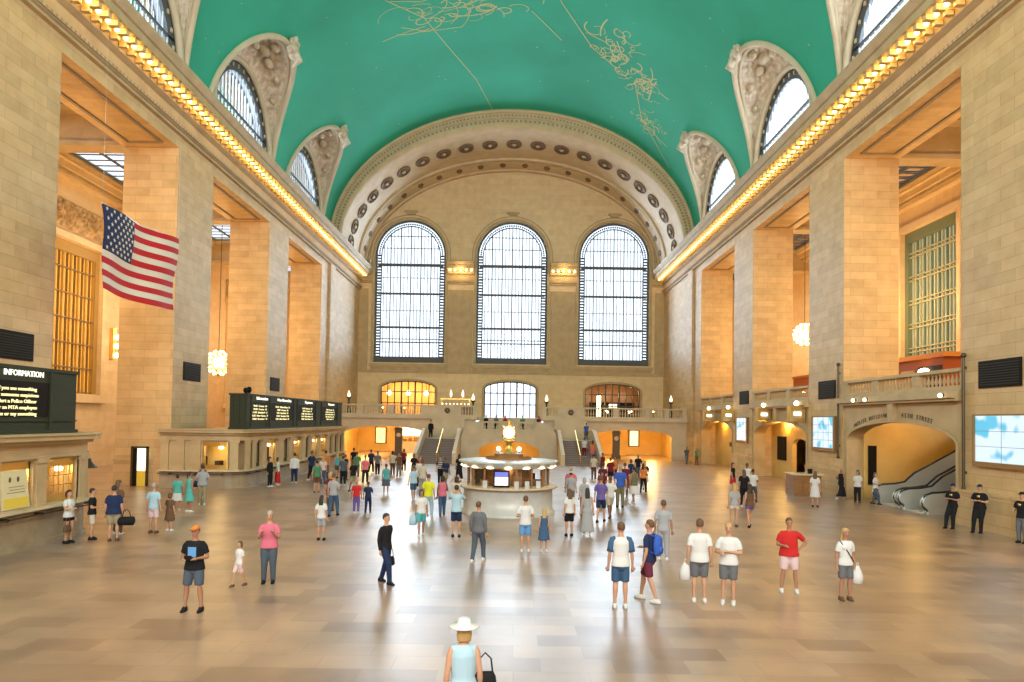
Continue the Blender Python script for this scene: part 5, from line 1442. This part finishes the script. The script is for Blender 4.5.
def make_bottom(sex, arms, legs, near, heavy, kind):
    key = ('p', sex, legs, near, heavy, kind)
    if key in cache: return cache[key]
    J = base_shape(sex, arms, legs, 0); b = MB(); g = heavy; a = .016; hw = .158 if sex == 'm' else .165
    if kind in ('skirt', 'longskirt'):
        zb = .48 if kind == 'skirt' else .16
        dy = (J['anL'].y + J['anR'].y) / 2 * .4
        loft(b, [(0, dy, zb, .25 if kind == 'skirt' else .27, .19 + abs(J['anL'].y - J['anR'].y) * .22), (0, dy * .5, (zb + .95) / 2, .215, .165), (0, 0, .90, hw + a, .12 + a), (0, 0, 1.04, .14, .11)], 16)
    else:
        loft(b, [(0, 0, .78, .12, .095), (0, .008, .86, (hw + a) * g, (.115 + a) * g), (0, .005, .95, (hw + a * .8) * g, (.112 + a) * g), (0, 0, 1.02, (hw - .005) * g, (.10 + a) * g)], 14)
        for k, s in (('L', -1), ('R', 1)):
            pts = [J['hp' + k] + Vector((0, 0, .02)), J['hp' + k].lerp(J['kn' + k], .5)]; rr = [.10 * g, .096 * g]
            if kind == 'shorts': pts.append(J['hp' + k].lerp(J['kn' + k], .93)); rr.append(.090)
            elif kind == 'hotpants': pts[-1] = J['hp' + k].lerp(J['kn' + k], .42)
            else:
                sk = J['an' + k] - J['kn' + k]; pts += [J['kn' + k], J['kn' + k] + sk * .5, J['an' + k] + Vector((0, 0, -.03))]; rr += [.086, .070, .060]
            b.tube(pts, rr, 10)
    me = remeshed(fix_normals(b), .016 if near else .021, 'trousers'); cache[key] = me; return me
def make_hair(kind):
    if ('h', kind) in cache: return cache[('h', kind)]
    b = MB()
    # skull cap: back and top of the head, fringe line above the brow
    loft(b, [(0, .045, 1.60, .062, .055), (0, .032, 1.64, .080, .075), (0, .014, 1.685, .083, .095), (0, .010, 1.725, .074, .088), (0, .010, 1.755, .05, .062), (0, .01, 1.768, .02, .025)], 12)
    if kind == 'long': loft(b, [(0, .085, 1.33, .075, .025), (0, .085, 1.42, .095, .035), (0, .07, 1.52, .095, .05), (0, .05, 1.62, .088, .065), (0, .03, 1.70, .08, .07)], 10)
    if kind == 'bob': loft(b, [(0, .04, 1.50, .085, .05), (0, .035, 1.58, .10, .075), (0, .025, 1.66, .094, .085), (0, .015, 1.72, .08, .085)], 10)
    if kind == 'tail': b.tube([(0, .09, 1.69), (0, .13, 1.66), (0, .13, 1.56), (0, .115, 1.46)], [.03, .035, .03, .012], 8)
    if kind == 'bun': b.sphere((0, .06, 1.785), .045, 8, 6)
    me = remeshed(fix_normals(b), .014, 'hair'); cache[('h', kind)] = me; return me
def shoe(an, toe, s, c):
    b = MB(); z = 0
    loft(b, [(an.x, an.y - .035, 0.0, .048, .135), (an.x, an.y - .035, .03, .050, .138), (an.x, an.y - .015, .055, .046, .11), (an.x, an.y + .005, .095, .042, .065)], 12)
    return b
def inst(me_or_mb, name, mats, parent, S):
    if isinstance(me_or_mb, MB): o = me_or_mb.build(name, mats, None, smooth=True)
    else:
        me = me_or_mb.copy(); me.materials.clear()
        for m_ in (mats if isinstance(mats, list) else [mats]): me.materials.append(m_)
        o = bpy.data.objects.new(name, me); col.objects.link(o)
    o.parent = parent; o.scale = (S, S, S); return o
bodycache = {}
def person(x, y, H, rz, label, top='tee', tc='white', bot='shorts', bc='grey', hair='short', hc='dark', arms=('down', 'down'), legs='stand', sex='m', skin=0, heavy=1.0, sh='white', near=None, hat=None, z=0.0, extra=None, group=None, overdress=None):
    near = (y < 21) if near is None else near
    r = thing('person', label, 'person', (x, y, z), group, math.radians(rz))
    S = H / 1.755
    B = make_body(sex, arms, legs, near, heavy)
    bk = (id(B), skin)
    if bk not in bodycache: o = B.build('body', [SK[skin], EYE, LIP], None, smooth=True); bodycache[bk] = o.data
    else: o = bpy.data.objects.new('body', bodycache[bk]); col.objects.link(o)
    o.parent = r; o.scale = (S, S, S)
    if top: inst(make_top(sex, arms, legs, near, heavy, top), 'shirt', cmat(tc, None) if False else M['cloth_' + tc], r, S)
    if bot: inst(make_bottom(sex, arms, legs, near, heavy, bot), {'shorts': 'shorts', 'hotpants': 'shorts', 'pants': 'trousers', 'skirt': 'skirt', 'longskirt': 'skirt'}[bot], M['cloth_' + bc], r, S)
    if hair: inst(make_hair(hair), 'hair', HR[hc], r, S)
    J = base_shape(sex, arms, legs, 0)
    for k, s in (('L', -1), ('R', 1)): inst(shoe(J['an' + k], 0, s, sh), 'shoe', M['cloth_' + sh], r, S)
    if hat:
        b = MB()
        if hat[0] == 'cap': loft(b, [(0, .005, 1.685, .083, .100), (0, .005, 1.72, .080, .096), (0, .005, 1.757, .055, .068), (0, .005, 1.77, .01, .012)], 14); b.box(-.06, .06, -.165, -.07, 1.685, 1.70)
        else: loft(b, [(0, 0, 1.68, .195, .21), (0, 0, 1.695, .19, .205), (0, 0, 1.705, .088, .105), (0, 0, 1.775, .078, .094), (0, 0, 1.785, .03, .04)], 20)
        inst(b, 'cap' if hat[0] == 'cap' else 'brimmed_hat', M['cloth_' + hat[1]], r, S)
    if extra == 'print': MBp = MB().grid(lambda u, v_: (-.085 + .17 * u, -.136 - .004 * math.sin(PI * u), 1.14 + .2 * v_), 4, 4); inst(MBp, 'shirt_print', M['cloth_skyblue'], r, S)
    if extra == 'sleeves':
        for k, s in (('L', -1), ('R', 1)): b = MB(); b.tube([Vector((s * .11, 0, 1.41)), J['sh' + k] + Vector((-s * .01, 0, .006)), J['sh' + k].lerp(J['el' + k], .25), J['sh' + k].lerp(J['el' + k], .5), J['sh' + k].lerp(J['el' + k], .85)], [.060, .068, .075, .072, .070], 10); inst(b, 'sleeve', M['cloth_denim'], r, S)
    if extra == 'stripes':
        b = MB()
        for zz in (.98, 1.1, 1.22, 1.34): loft(b, [(0, 0, zz, .188, .138), (0, 0, zz + .05, .19, .14)], 14)
        inst(b, 'shirt_stripes', M['cloth_white'], r, S)
    if extra == 'vest': MBp = MB().box(-.05, .05, -.137, -.131, 1.28, 1.36); inst(MBp, 'chest_badge', M['gold'], r, S)
    return r
def at(r_, lx, ly, lz, S=1.0):
    a = r_.rotation_euler.z; c, s = math.cos(a), math.sin(a)
    return (r_.location.x + lx * c - ly * s, r_.location.y + lx * s + ly * c, r_.location.z + lz)
def carry(name, label, r_, lx, ly, lz, kind, colr, cat):
    p = at(r_, lx, ly, lz); t = thing(name, label, cat, p, None, r_.rotation_euler.z)
    b = MB(); h = MB(); m = M['cloth_' + colr]
    if kind == 'backpack':
        loft(b, [(0, 0, -.22, .12, .05), (0, 0, -.18, .145, .085), (0, 0, 0, .15, .095), (0, 0, .15, .13, .085), (0, 0, .22, .07, .05)], 14)
        q = MB(); loft(q, [(0, .07, -.17, .09, .04), (0, .075, -.08, .10, .05), (0, .07, 0, .08, .03)], 10); q.build('front_pocket', m, t, smooth=True, world=False)
        for s in (-1, 1): h.tube([(s * .09, -.03, .20), (s * .10, -.16, .24), (s * .11, -.26, .12), (s * .10, -.22, -.08), (s * .11, -.06, -.17)], .016, 6)
    elif kind == 'shopping':
        loft(b, [(0, 0, -.46, .09, .05), (0, 0, -.44, .13, .085), (.005, 0, -.28, .125, .09), (-.005, .01, -.16, .10, .06), (0, 0, -.08, .05, .03), (0, 0, -.05, .03, .02)], 12)
        for s in (-1, 1): h.tube([(s * .035, 0, -.08), (s * .02, 0, -.01), (0, 0, .02)], .009, 5)
    elif kind == 'duffel':
        b.tube([(-.24, 0, -.36), (-.2, 0, -.36), (.2, 0, -.36), (.24, 0, -.36)], [.08, .14, .14, .08], 12)
        h.tube([(-.12, 0, -.24), (-.08, 0, -.05), (0, 0, 0), (.08, 0, -.05), (.12, 0, -.24)], .012, 6)
    else:  # handbag
        loft(b, [(0, 0, -.42, .13, .05), (0, 0, -.40, .15, .06), (0, 0, -.26, .13, .045), (0, 0, -.20, .10, .02)], 12)
        h.tube([(-.09, 0, -.21), (-.07, 0, -.05), (0, 0, .02), (.07, 0, -.05), (.09, 0, -.21)], .01, 6)
    b.build({'backpack': 'main_bag', 'shopping': 'bag', 'duffel': 'bag', 'handbag': 'pouch'}[kind], m, t, smooth=True, world=False)
    h.build('straps' if kind == 'backpack' else 'handles', m, t, smooth=True, world=False)
    return t

p = person(-6.17, 14.05, 1.73, 0, 'person in orange-red cap, black printed tee and grey shorts facing the camera', tc='black', bc='slate', hat=('cap', 'orange'), arms=('front', 'front'), legs='wide', skin=1, sh='black', heavy=1.1, extra='print')
tag(MB().box(-6.24, -6.10, 13.74, 13.76, 1.10, 1.18).build('phone', M['black']), 'dark phone held by the person in the orange-red cap', 'phone')
p = person(-5.51, 16.49, 1.72, 10, 'person in pink tee and slate trousers with hands together before the chest', tc='pink', bot='pants', bc='slate', hc='grey', arms=('phone', 'phone'), heavy=1.15, sh='black')
person(-6.08, 16.15, 1.05, -30, 'small child in white top and pink shorts beside the pink-shirted adult', tc='white', bc='ltpink', sex='f', hc='brown', hair='bob', legs='step', sh='brown')
p = person(-2.74, 16.67, 1.68, 60, 'person in black top and dark jeans walking sideways with a black bag', tc='black', bot='pants', bc='navy', hc='dark', legs='step', arms=('down', 'swing'), sh='black', top='long')
carry('handbag', 'black handbag carried by the sideways walker in dark jeans', p, .24, .04, .80, 'handbag', 'black', 'bag')
person(2.66, 14.79, 1.84, 178, 'person seen from behind in white tee with blue sleeves and denim shorts', tc='white', bc='denim', hc='brown', extra='sleeves', legs='stand')
p = person(3.40, 15.40, 1.81, -125, 'person in navy tee and maroon shorts wearing a bright blue backpack', tc='navy', bc='maroon', hc='brown', arms=('front', 'down'), legs='step')
carry('backpack', 'bright blue backpack worn by the person in maroon shorts', p, 0, .20, 1.26, 'backpack', 'blue', 'backpack')
p = person(4.52, 15.38, 1.85, 175, 'person seen from behind in white tee and grey shorts with white plastic bag', tc='white', bc='grey', hc='brown', arms=('down', 'down'), legs='stand', heavy=1.1)
carry('shopping_bag', 'white plastic bag hanging from the hand of a person in grey shorts', p, .30, -.06, .92, 'shopping', 'white', 'bag')
person(5.13, 15.25, 1.79, -20, 'person in loose white tee and grey shorts with forearms folded before waist', tc='white', bc='grey', hc='blond', arms=('front', 'cross'), legs='stand', heavy=1.1)
person(6.95, 16.43, 1.76, -12, 'stocky person in red tee and pale pink shorts, one hand on hip', tc='red', bc='ltpink', hc='brown', arms=('front', 'hip'), heavy=1.22, skin=1, legs='wide')
p = person(7.97, 15.76, 1.64, 5, 'person in white top and dark grey shorts carrying a white shopping bag', tc='white', bc='grey', hair='long', hc='blond', sex='f', skin=1, arms=('down', 'down'), sh='brown')
carry('shopping_bag', 'full white shopping bag carried beside dark grey shorts, right side of the hall floor', p, .27, -.04, .84, 'shopping', 'white', 'bag')
b = MB(); b.tube([at(p, -.15, -.03, 1.36), at(p, 0, -.135, 1.1), at(p, .16, -.08, .88)], .012, 6)
tag(b.build('bag_strap', M['cloth_black'], smooth=True), 'thin dark strap worn across the white top of the long-haired shopper', 'strap')
person(0.73, 20.85, 1.70, 185, 'person seen from behind in white tee and light blue shorts before the booth', tc='white', bc='skyblue', hc='brown', arms=('front', 'front'))
person(1.30, 20.95, 1.32, 190, 'blond child in blue dress standing beside the person in light blue shorts', tc='denim', top='tank', bot='skirt', bc='denim', hair='long', hc='blond', sex='f')
p = person(-2.77, 23.38, 1.58, 10, 'person in white tee and teal skirt with a pale blue bag', tc='white', bc='teal', sex='f', hair='bob', legs='step', skin=1)
carry('shopping_bag', 'pale blue shopping bag carried by the person in the teal skirt', p, -.28, -.05, .84, 'shopping', 'ltblue', 'bag')
person(-1.57, 23.30, 1.76, 175, 'person in light blue shirt and navy shorts with arms raised toward the booth', tc='ltblue', bc='navy', arms=('up', 'up'), hc='dark', sh='navy')
person(-3.05, 27.63, 1.77, 170, 'person in bright yellow tee and pale jeans walking from the stairs', tc='yellow', bot='pants', bc='ltblue', legs='step', hc='brown')
person(-0.63, 19.4, 1.68, 160, 'person in dark grey top and slate trousers crossing before the booth', top='long', tc='grey', bot='pants', bc='slate', legs='step', hc='brown')
person(-13.00, 21.75, 1.62, 120, 'person in black tee and white shorts standing by the near ticket booth', tc='black', bc='cream', arms=('front', 'front'), sh='black', hc='dark')
p = person(-12.20, 21.56, 1.74, 195, 'heavy person in navy shirt and khaki shorts seen from behind at the queue', tc='navy', bc='khaki', heavy=1.25, sh='brown')
carry('duffel_bag', 'dark duffel bag at the side of the navy-shirted person in the queue', p, -.36, .0, .98, 'duffel', 'black', 'bag')
person(-12.75, 22.75, 1.80, 160, 'tall long-haired person behind the queue at the near ticket booth', tc='brown', bot='pants', bc='brown', hair='long', hc='brown', sex='f')
p = person(-13.32, 21.1, 1.63, 80, 'person in white tee and black shorts leaning at the ticket counter', tc='white', bc='black', bot='hotpants', hair='tail', sex='f', arms=('rest', 'down'), sh='black')
carry('handbag', 'dark handbag held by the person at the ticket counter', p, -.2, -.15, .80, 'handbag', 'brown', 'bag')
person(-11.77, 23.13, 1.68, 175, 'person in pale blue shirt and light pink shorts standing near the left pier', tc='ltblue', bc='ltpink', hc='grey', sh='brown')
person(-11.45, 23.6, 1.30, 170, 'child in brown clothes beside the person in pale blue shirt', tc='brown', bot='skirt', bc='brown', sex='f', hair='bob', hc='brown')
person(-12.95, 28.2, 1.66, 150, 'person in turquoise dress near the left pier', tc='turq', top='tank', bot='skirt', bc='turq', hair='tail', sex='f', skin=1)
person(-13.65, 28.6, 1.5, 200, 'smaller person in turquoise top and white skirt near the left pier', tc='turq', bot='skirt', bc='white', hair='bun', sex='f', skin=1)
person(-14.6, 33.0, 1.68, 160, 'person in grey tee and brown trousers behind the turquoise pair', tc='grey', bot='pants', bc='brown', hc='brown')
p = person(-13.46, 30.49, 1.78, 190, 'person in grey-blue shirt and khaki trousers with dark waist bag', tc='lgrey', bot='pants', bc='khaki', heavy=1.15, arms=('front', 'front'))
carry('duffel_bag', 'dark bag on the hip of the grey-shirted person near the left pier', p, .22, -.12, 1.28, 'duffel', 'navy', 'bag')
person(-12.79, 41.23, 1.80, 200, 'person in white shirt and navy trousers before the far ticket booth', tc='white', bot='pants', bc='navy', top='long')
person(-13.35, 39.94, 1.6, 100, 'person in white top and bright red skirt at far ticket booth', tc='white', bot='longskirt', bc='red', sex='f', hair='bob')
person(-13.4, 38.8, 1.68, 70, 'person in black clothes leaning at the far ticket booth counter', tc='black', bot='pants', bc='black', sex='f', hair='long', top='long')
FAR = [(-11.83, 44.63, 1.82, 190, 'orange', 'pants', 'brown', 'm', 'person in orange tee walking beside the far ticket booth'), (-12.4, 43.42, 1.80, 160, 'navy', 'pants', 'black', 'm', 'person in navy tee standing near the lit ticket windows'),
       (-10.0, 36.2, 1.70, 200, 'green', 'shorts', 'brown', 'm', 'person in dark green tee and brown shorts in the left crowd'), (-6.91, 27.76, 1.72, 170, 'lgrey', 'pants', 'denim', 'm', 'person in pale grey tee and jeans walking away in the left crowd'),
       (-6.20, 28.74, 1.40, 185, 'red', 'pants', 'purple', 'm', 'child in bright red tee walking away'), (-5.72, 28.78, 1.32, 180, 'navy', 'pants', 'navy', 'm', 'child in navy tee walking beside the child in red'),
       (-5.88, 22.32, 1.45, 175, 'white', 'shorts', 'lgrey', 'f', 'dark-haired girl in white tee and pale shorts on the left floor'), (-8.54, 41.31, 1.75, 180, 'pink', 'pants', 'black', 'f', 'person in pink top and black trousers in the left crowd'),
       (-10.33, 43.73, 1.62, 150, 'black', 'pants', 'black', 'm', 'person all in black in the left crowd before the booth'), (-11.19, 45.08, 1.70, 210, 'teal', 'shorts', 'brown', 'f', 'person in teal top near the far ticket windows'),
       (-7.33, 46.26, 1.68, 30, 'brown', 'pants', 'grey', 'm', 'person in brown top far back near the left passage'), (-6.16, 45.15, 1.68, 0, 'black', 'pants', 'slate', 'f', 'person in black top far back left of the stairs'),
       (-5.59, 44.18, 1.68, 20, 'maroon', 'shorts', 'black', 'm', 'person in maroon tee and black shorts left of the stairs'), (-4.48, 33.40, 1.72, 200, 'ltblue', 'shorts', 'denim', 'm', 'person in light blue tee and denim shorts before the left stairs'),
       (-7.42, 29.2, 1.66, 170, 'dkred', 'pants', 'brown', 'f', 'person in dark red top behind the pale grey tee in left crowd'), (-3.10, 44.32, 1.74, 185, 'black', 'longskirt', 'black', 'f', 'person in long black dress at the foot of the left stairs'),
       (-4.3, 35.4, 1.86, 160, 'cream', 'pants', 'lgrey', 'm', 'tall person in cream shirt before the left stair flight'), (-2.55, 28.3, 1.66, 190, 'pink', 'pants', 'denim', 'f', 'person in pink tee left of the booth'),
       (2.32, 23.87, 1.64, 195, 'white', 'shorts', 'black', 'f', 'long-haired person in white tee and black shorts right of the booth'), (3.12, 32.68, 1.80, 170, 'pink', 'pants', 'grey', 'm', 'person in rose tee right of the booth'),
       (3.37, 28.94, 1.62, 185, 'lgrey', 'pants', 'grey', 'f', 'grey-haired person in pale grey top right of the booth'), (3.86, 27.28, 1.82, 160, 'purple', 'shorts', 'navy', 'm', 'person in purple tee and navy shorts in the right crowd'),
       (4.75, 33.64, 1.64, 180, 'dkred', 'pants', 'navy', 'm', 'person in dark red tee and navy trousers in the right crowd'), (4.40, 28.46, 1.74, 190, 'white', 'shorts', 'cream', 'm', 'person in white tee and cream shorts seen from behind in right crowd'),
       (5.38, 32.0, 1.98, 180, 'blue', 'pants', 'olive', 'm', 'tall person in bright blue tee and olive trousers in the right crowd'), (6.30, 33.6, 1.80, 200, 'olive', 'skirt', 'white', 'f', 'person in olive top and white skirt in the right crowd'),
       (6.35, 36.6, 1.80, 170, 'maroon', 'pants', 'brown', 'm', 'person in maroon tee behind the white skirt in right crowd'), (7.80, 39.0, 1.66, 150, 'orange', 'pants', 'black', 'f', 'person in orange top near the right passage'),
       (4.73, 19.98, 1.74, 165, 'lgrey', 'pants', 'lgrey', 'm', 'person in pale grey shirt and trousers walking alone right of centre'), (17.3, 66.5, 1.68, 0, 'slate', 'pants', 'grey', 'm', 'person in slate top by the far right corner'),
       (18.0, 65.4, 1.66, -40, 'green', 'pants', 'brown', 'f', 'person in green top by the far right corner'), (-9.00, 47.45, 1.68, 10, 'grey', 'pants', 'black', 'm', 'person in grey tee in front of the left golden passage'),
       (-8.11, 48.34, 1.68, 170, 'cream', 'pants', 'brown', 'f', 'person in cream top in front of the left golden passage'), (-10.08, 45.9, 1.68, 190, 'green', 'pants', 'slate', 'm', 'person in green tee and slate trousers near left passage'),
       (-5.0, 39.41, 1.70, 0, 'white', 'pants', 'black', 'm', 'person in white tee and black trousers near the left stairs'), (-3.60, 40.5, 1.68, 30, 'navy', 'shorts', 'khaki', 'm', 'person in navy tee and khaki shorts near left stairs'),
       (6.56, 43.40, 1.70, 180, 'dkred', 'shorts', 'black', 'm', 'person in dark red tee and black shorts before the right passage'), (7.18, 45.70, 1.68, 10, 'orange', 'pants', 'maroon', 'f', 'person in orange top and maroon trousers before the right passage'),
       (7.73, 42.68, 1.68, 200, 'navy', 'pants', 'brown', 'f', 'person in navy top before the right passage'), (8.24, 40.79, 1.68, 170, 'black', 'skirt', 'cream', 'f', 'person in black top and cream skirt before the right passage'),
       (5.3, 37.6, 1.70, 180, 'maroon', 'pants', 'denim', 'm', 'person in maroon tee and denim trousers in the right crowd'), (-13.3, 46.6, 1.68, 70, 'brown', 'pants', 'black', 'm', 'person in brown tee at the far booth counter'),
       (13.31, 40.26, 1.70, 60, 'black', 'skirt', 'red', 'f', 'person in black top and red skirt by the second right arch'), (13.6, 38.7, 1.78, 150, 'white', 'pants', 'black', 'f', 'person in white top and black trousers holding a camera up by second right arch'),
       (8.93, 26.54, 1.70, 185, 'lgrey', 'hotpants', 'white', 'f', 'long-haired person in grey top and white shorts, left of the pair'), (9.55, 26.60, 1.66, 180, 'brown', 'hotpants', 'purple', 'f', 'long-haired person in brown top and purple shorts beside white shorts'),
       (11.49, 33.0, 1.80, 175, 'black', 'pants', 'black', 'm', 'person all in black behind the long-haired pair'), (12.6, 34.9, 1.70, 140, 'white', 'pants', 'slate', 'm', 'person in white tee and slate trousers beside the group in black'),
       (15.10, 33.40, 1.74, 150, 'white', 'skirt', 'white', 'f', 'person in white dress before the wooden service desk'), (18.2, 37.2, 1.66, -60, 'black', 'longskirt', 'black', 'f', 'person in black dress against the wall beside the desk'),
       (18.25, 35.54, 1.68, -50, 'white', 'pants', 'black', 'f', 'person in white blouse and black trousers left of the arch pair'), (18.9, 35.0, 1.62, 40, 'white', 'pants', 'slate', 'f', 'person in white blouse and slate trousers by the escalator foot')]
FAR += [(-9.6, 40.2, 1.74, 185, 'slate', 'pants', 'black', 'm', 'person in slate tee and black trousers deep in the left crowd'), (-8.3, 37.2, 1.70, 150, 'black', 'shorts', 'khaki', 'm', 'person in black tee and khaki shorts deep in the left crowd'),
        (-11.0, 41.0, 1.66, 200, 'ltpink', 'pants', 'denim', 'f', 'person in pale pink top and denim trousers near far booth'), (-9.9, 49.6, 1.7, 170, 'navy', 'pants', 'black', 'm', 'person in navy tee far back by the left golden passage'),
        (-7.9, 52.0, 1.68, 190, 'dkred', 'pants', 'black', 'f', 'person in dark red top far back by the left golden passage'), (-11.6, 51.5, 1.7, 180, 'black', 'pants', 'brown', 'm', 'person in black tee and brown trousers by the left passage arch'),
        (-6.3, 36.0, 1.6, 185, 'teal', 'skirt', 'slate', 'f', 'person in teal top and slate skirt left of the cream shirt'), (9.2, 48.2, 1.72, 180, 'black', 'pants', 'slate', 'm', 'person in black tee far back before the right golden passage'),
        (6.0, 47.5, 1.7, 170, 'cream', 'pants', 'brown', 'm', 'person in cream tee at the foot of the right stairs'), (7.0, 50.5, 1.68, 190, 'dkred', 'pants', 'navy', 'f', 'person in dark red top far back near the right stairs')]
AR = [('down', 'down'), ('front', 'down'), ('down', 'swing'), ('phone', 'down')]
for i, (x, y, H, rz, tc, bot, bc, sex, lab) in enumerate(FAR):
    hair = ('long', 'tail', 'bob')[i % 3] if sex == 'f' else 'short'
    if 'long-haired' in lab: hair = 'long'
    hc = 'grey' if 'grey-haired' in lab else ('dark', 'brown', 'dark', 'brown', 'blond')[i % 5]
    if 'dark-haired' in lab: hc = 'dark'
    arms = ('up', 'up') if 'camera up' in lab else AR[(i * 7) % 4]
    person(x, y, H, rz, lab, tc=tc, bot=bot, bc=bc, sex=sex, hair=hair, hc=hc, arms=arms, legs=('stand', 'step')[i % 2], skin=(0, 1, 0, 0, 1, 2)[i % 6], top='tank' if (sex == 'f' and i % 4 == 1) else 'tee', sh=('black', 'white', 'brown')[i % 3])
person(-4.09, 42.08, 1.72, 10, 'person in black and white striped top before the left stairs', tc='black', bot='pants', bc='black', extra='stripes', legs='step')
person(-1.95, 27.95, 1.66, 185, 'person raising both arms to photograph the booth clock', tc='cream', bot='shorts', bc='ltpink', sex='f', hair='bob', arms=('high', 'high'))
person(2.95, 23.93, 1.67, 175, 'dark-haired person in long grey-blue dress right of the booth', tc='lgrey', top='tank', bot='longskirt', bc='lgrey', sex='f', hair='long')
person(3.0, 31.2, 1.70, 178, 'person in white cap behind the grey dress, right of booth', tc='lgrey', bot='shorts', bc='grey', hat=('cap', 'white'))
# leaning officers
person(17.75, 27.1, 1.76, -62, 'dark-uniformed officer with folded arms leaning by the near pier, left of two', top='tee', tc='black', bot='pants', bc='black', arms=('cross', 'cross'), legs='lean', sh='black', extra='vest', skin=1, hat=('cap', 'navy'))
person(18.2, 26.2, 1.82, -55, 'heavier dark-uniformed officer with folded arms leaning against the near pier', top='tee', tc='black', bot='pants', bc='black', arms=('cross', 'cross'), legs='lean', sh='black', extra='vest', heavy=1.15, hat=('cap', 'navy'))
person(18.1, 23.9, 1.77, -70, 'dark-uniformed officer standing alone under the large map screen', top='tee', tc='black', bot='pants', bc='grey', arms=('front', 'hip'), sh='black', extra='vest', hat=('cap', 'black'))
# hat at the bottom edge
p = person(-0.25, 8.1, 1.64, 190, 'person in white brimmed hat and pale dress with black bag, nearest the camera', tc='ltblue', top='tank', bot='longskirt', bc='ltblue', sex='f', hair='bob', hc='blond', hat=('brim', 'white'), near=True, arms=('down', 'down'))
carry('handbag', 'black shoulder bag of the person in the white brimmed hat', p, -.26, -.02, 1.22, 'handbag', 'black', 'bag')
# on the stairs and landings
person(-7.7, 67.2, 1.74, 0, 'person in black standing at the top of the left stairs', tc='black', bot='pants', bc='black', z=2.1, top='long')
person(7.55, 67.0, 1.72, 180, 'person in blue shirt at the top of the right stairs', tc='blue', bot='pants', bc='slate', z=2.1)
person(6.9, 62.4, 1.72, 180, 'person in white tee climbing the right stairs', tc='white', bot='pants', bc='dkred', z=.75, legs='stand')
person(7.6, 61.9, 1.68, 185, 'person in orange top climbing the right stairs beside the parapet', tc='orange', bot='skirt', bc='pink', z=.6, sex='f', hair='long')
for x, tc, sx, lab in ((-2.3, 'black', 'm', 'person in black leaning on the central podium rail, leftmost of five'), (-1.3, 'grey', 'm', 'person in grey leaning on the central podium rail'), (-.4, 'red', 'f', 'person in red top left of centre on the podium'),
                       (1.3, 'green', 'm', 'person in green tee on the central podium'), (2.9, 'dkred', 'f', 'person in dark red top at the right-hand end of the podium rail')):
    person(x, 67.3, 1.68, (x * 17) % 40 - 20, lab, tc=tc, bot='pants', bc='black', z=2.75, sex=sx, hair='long' if sx == 'f' else 'short')
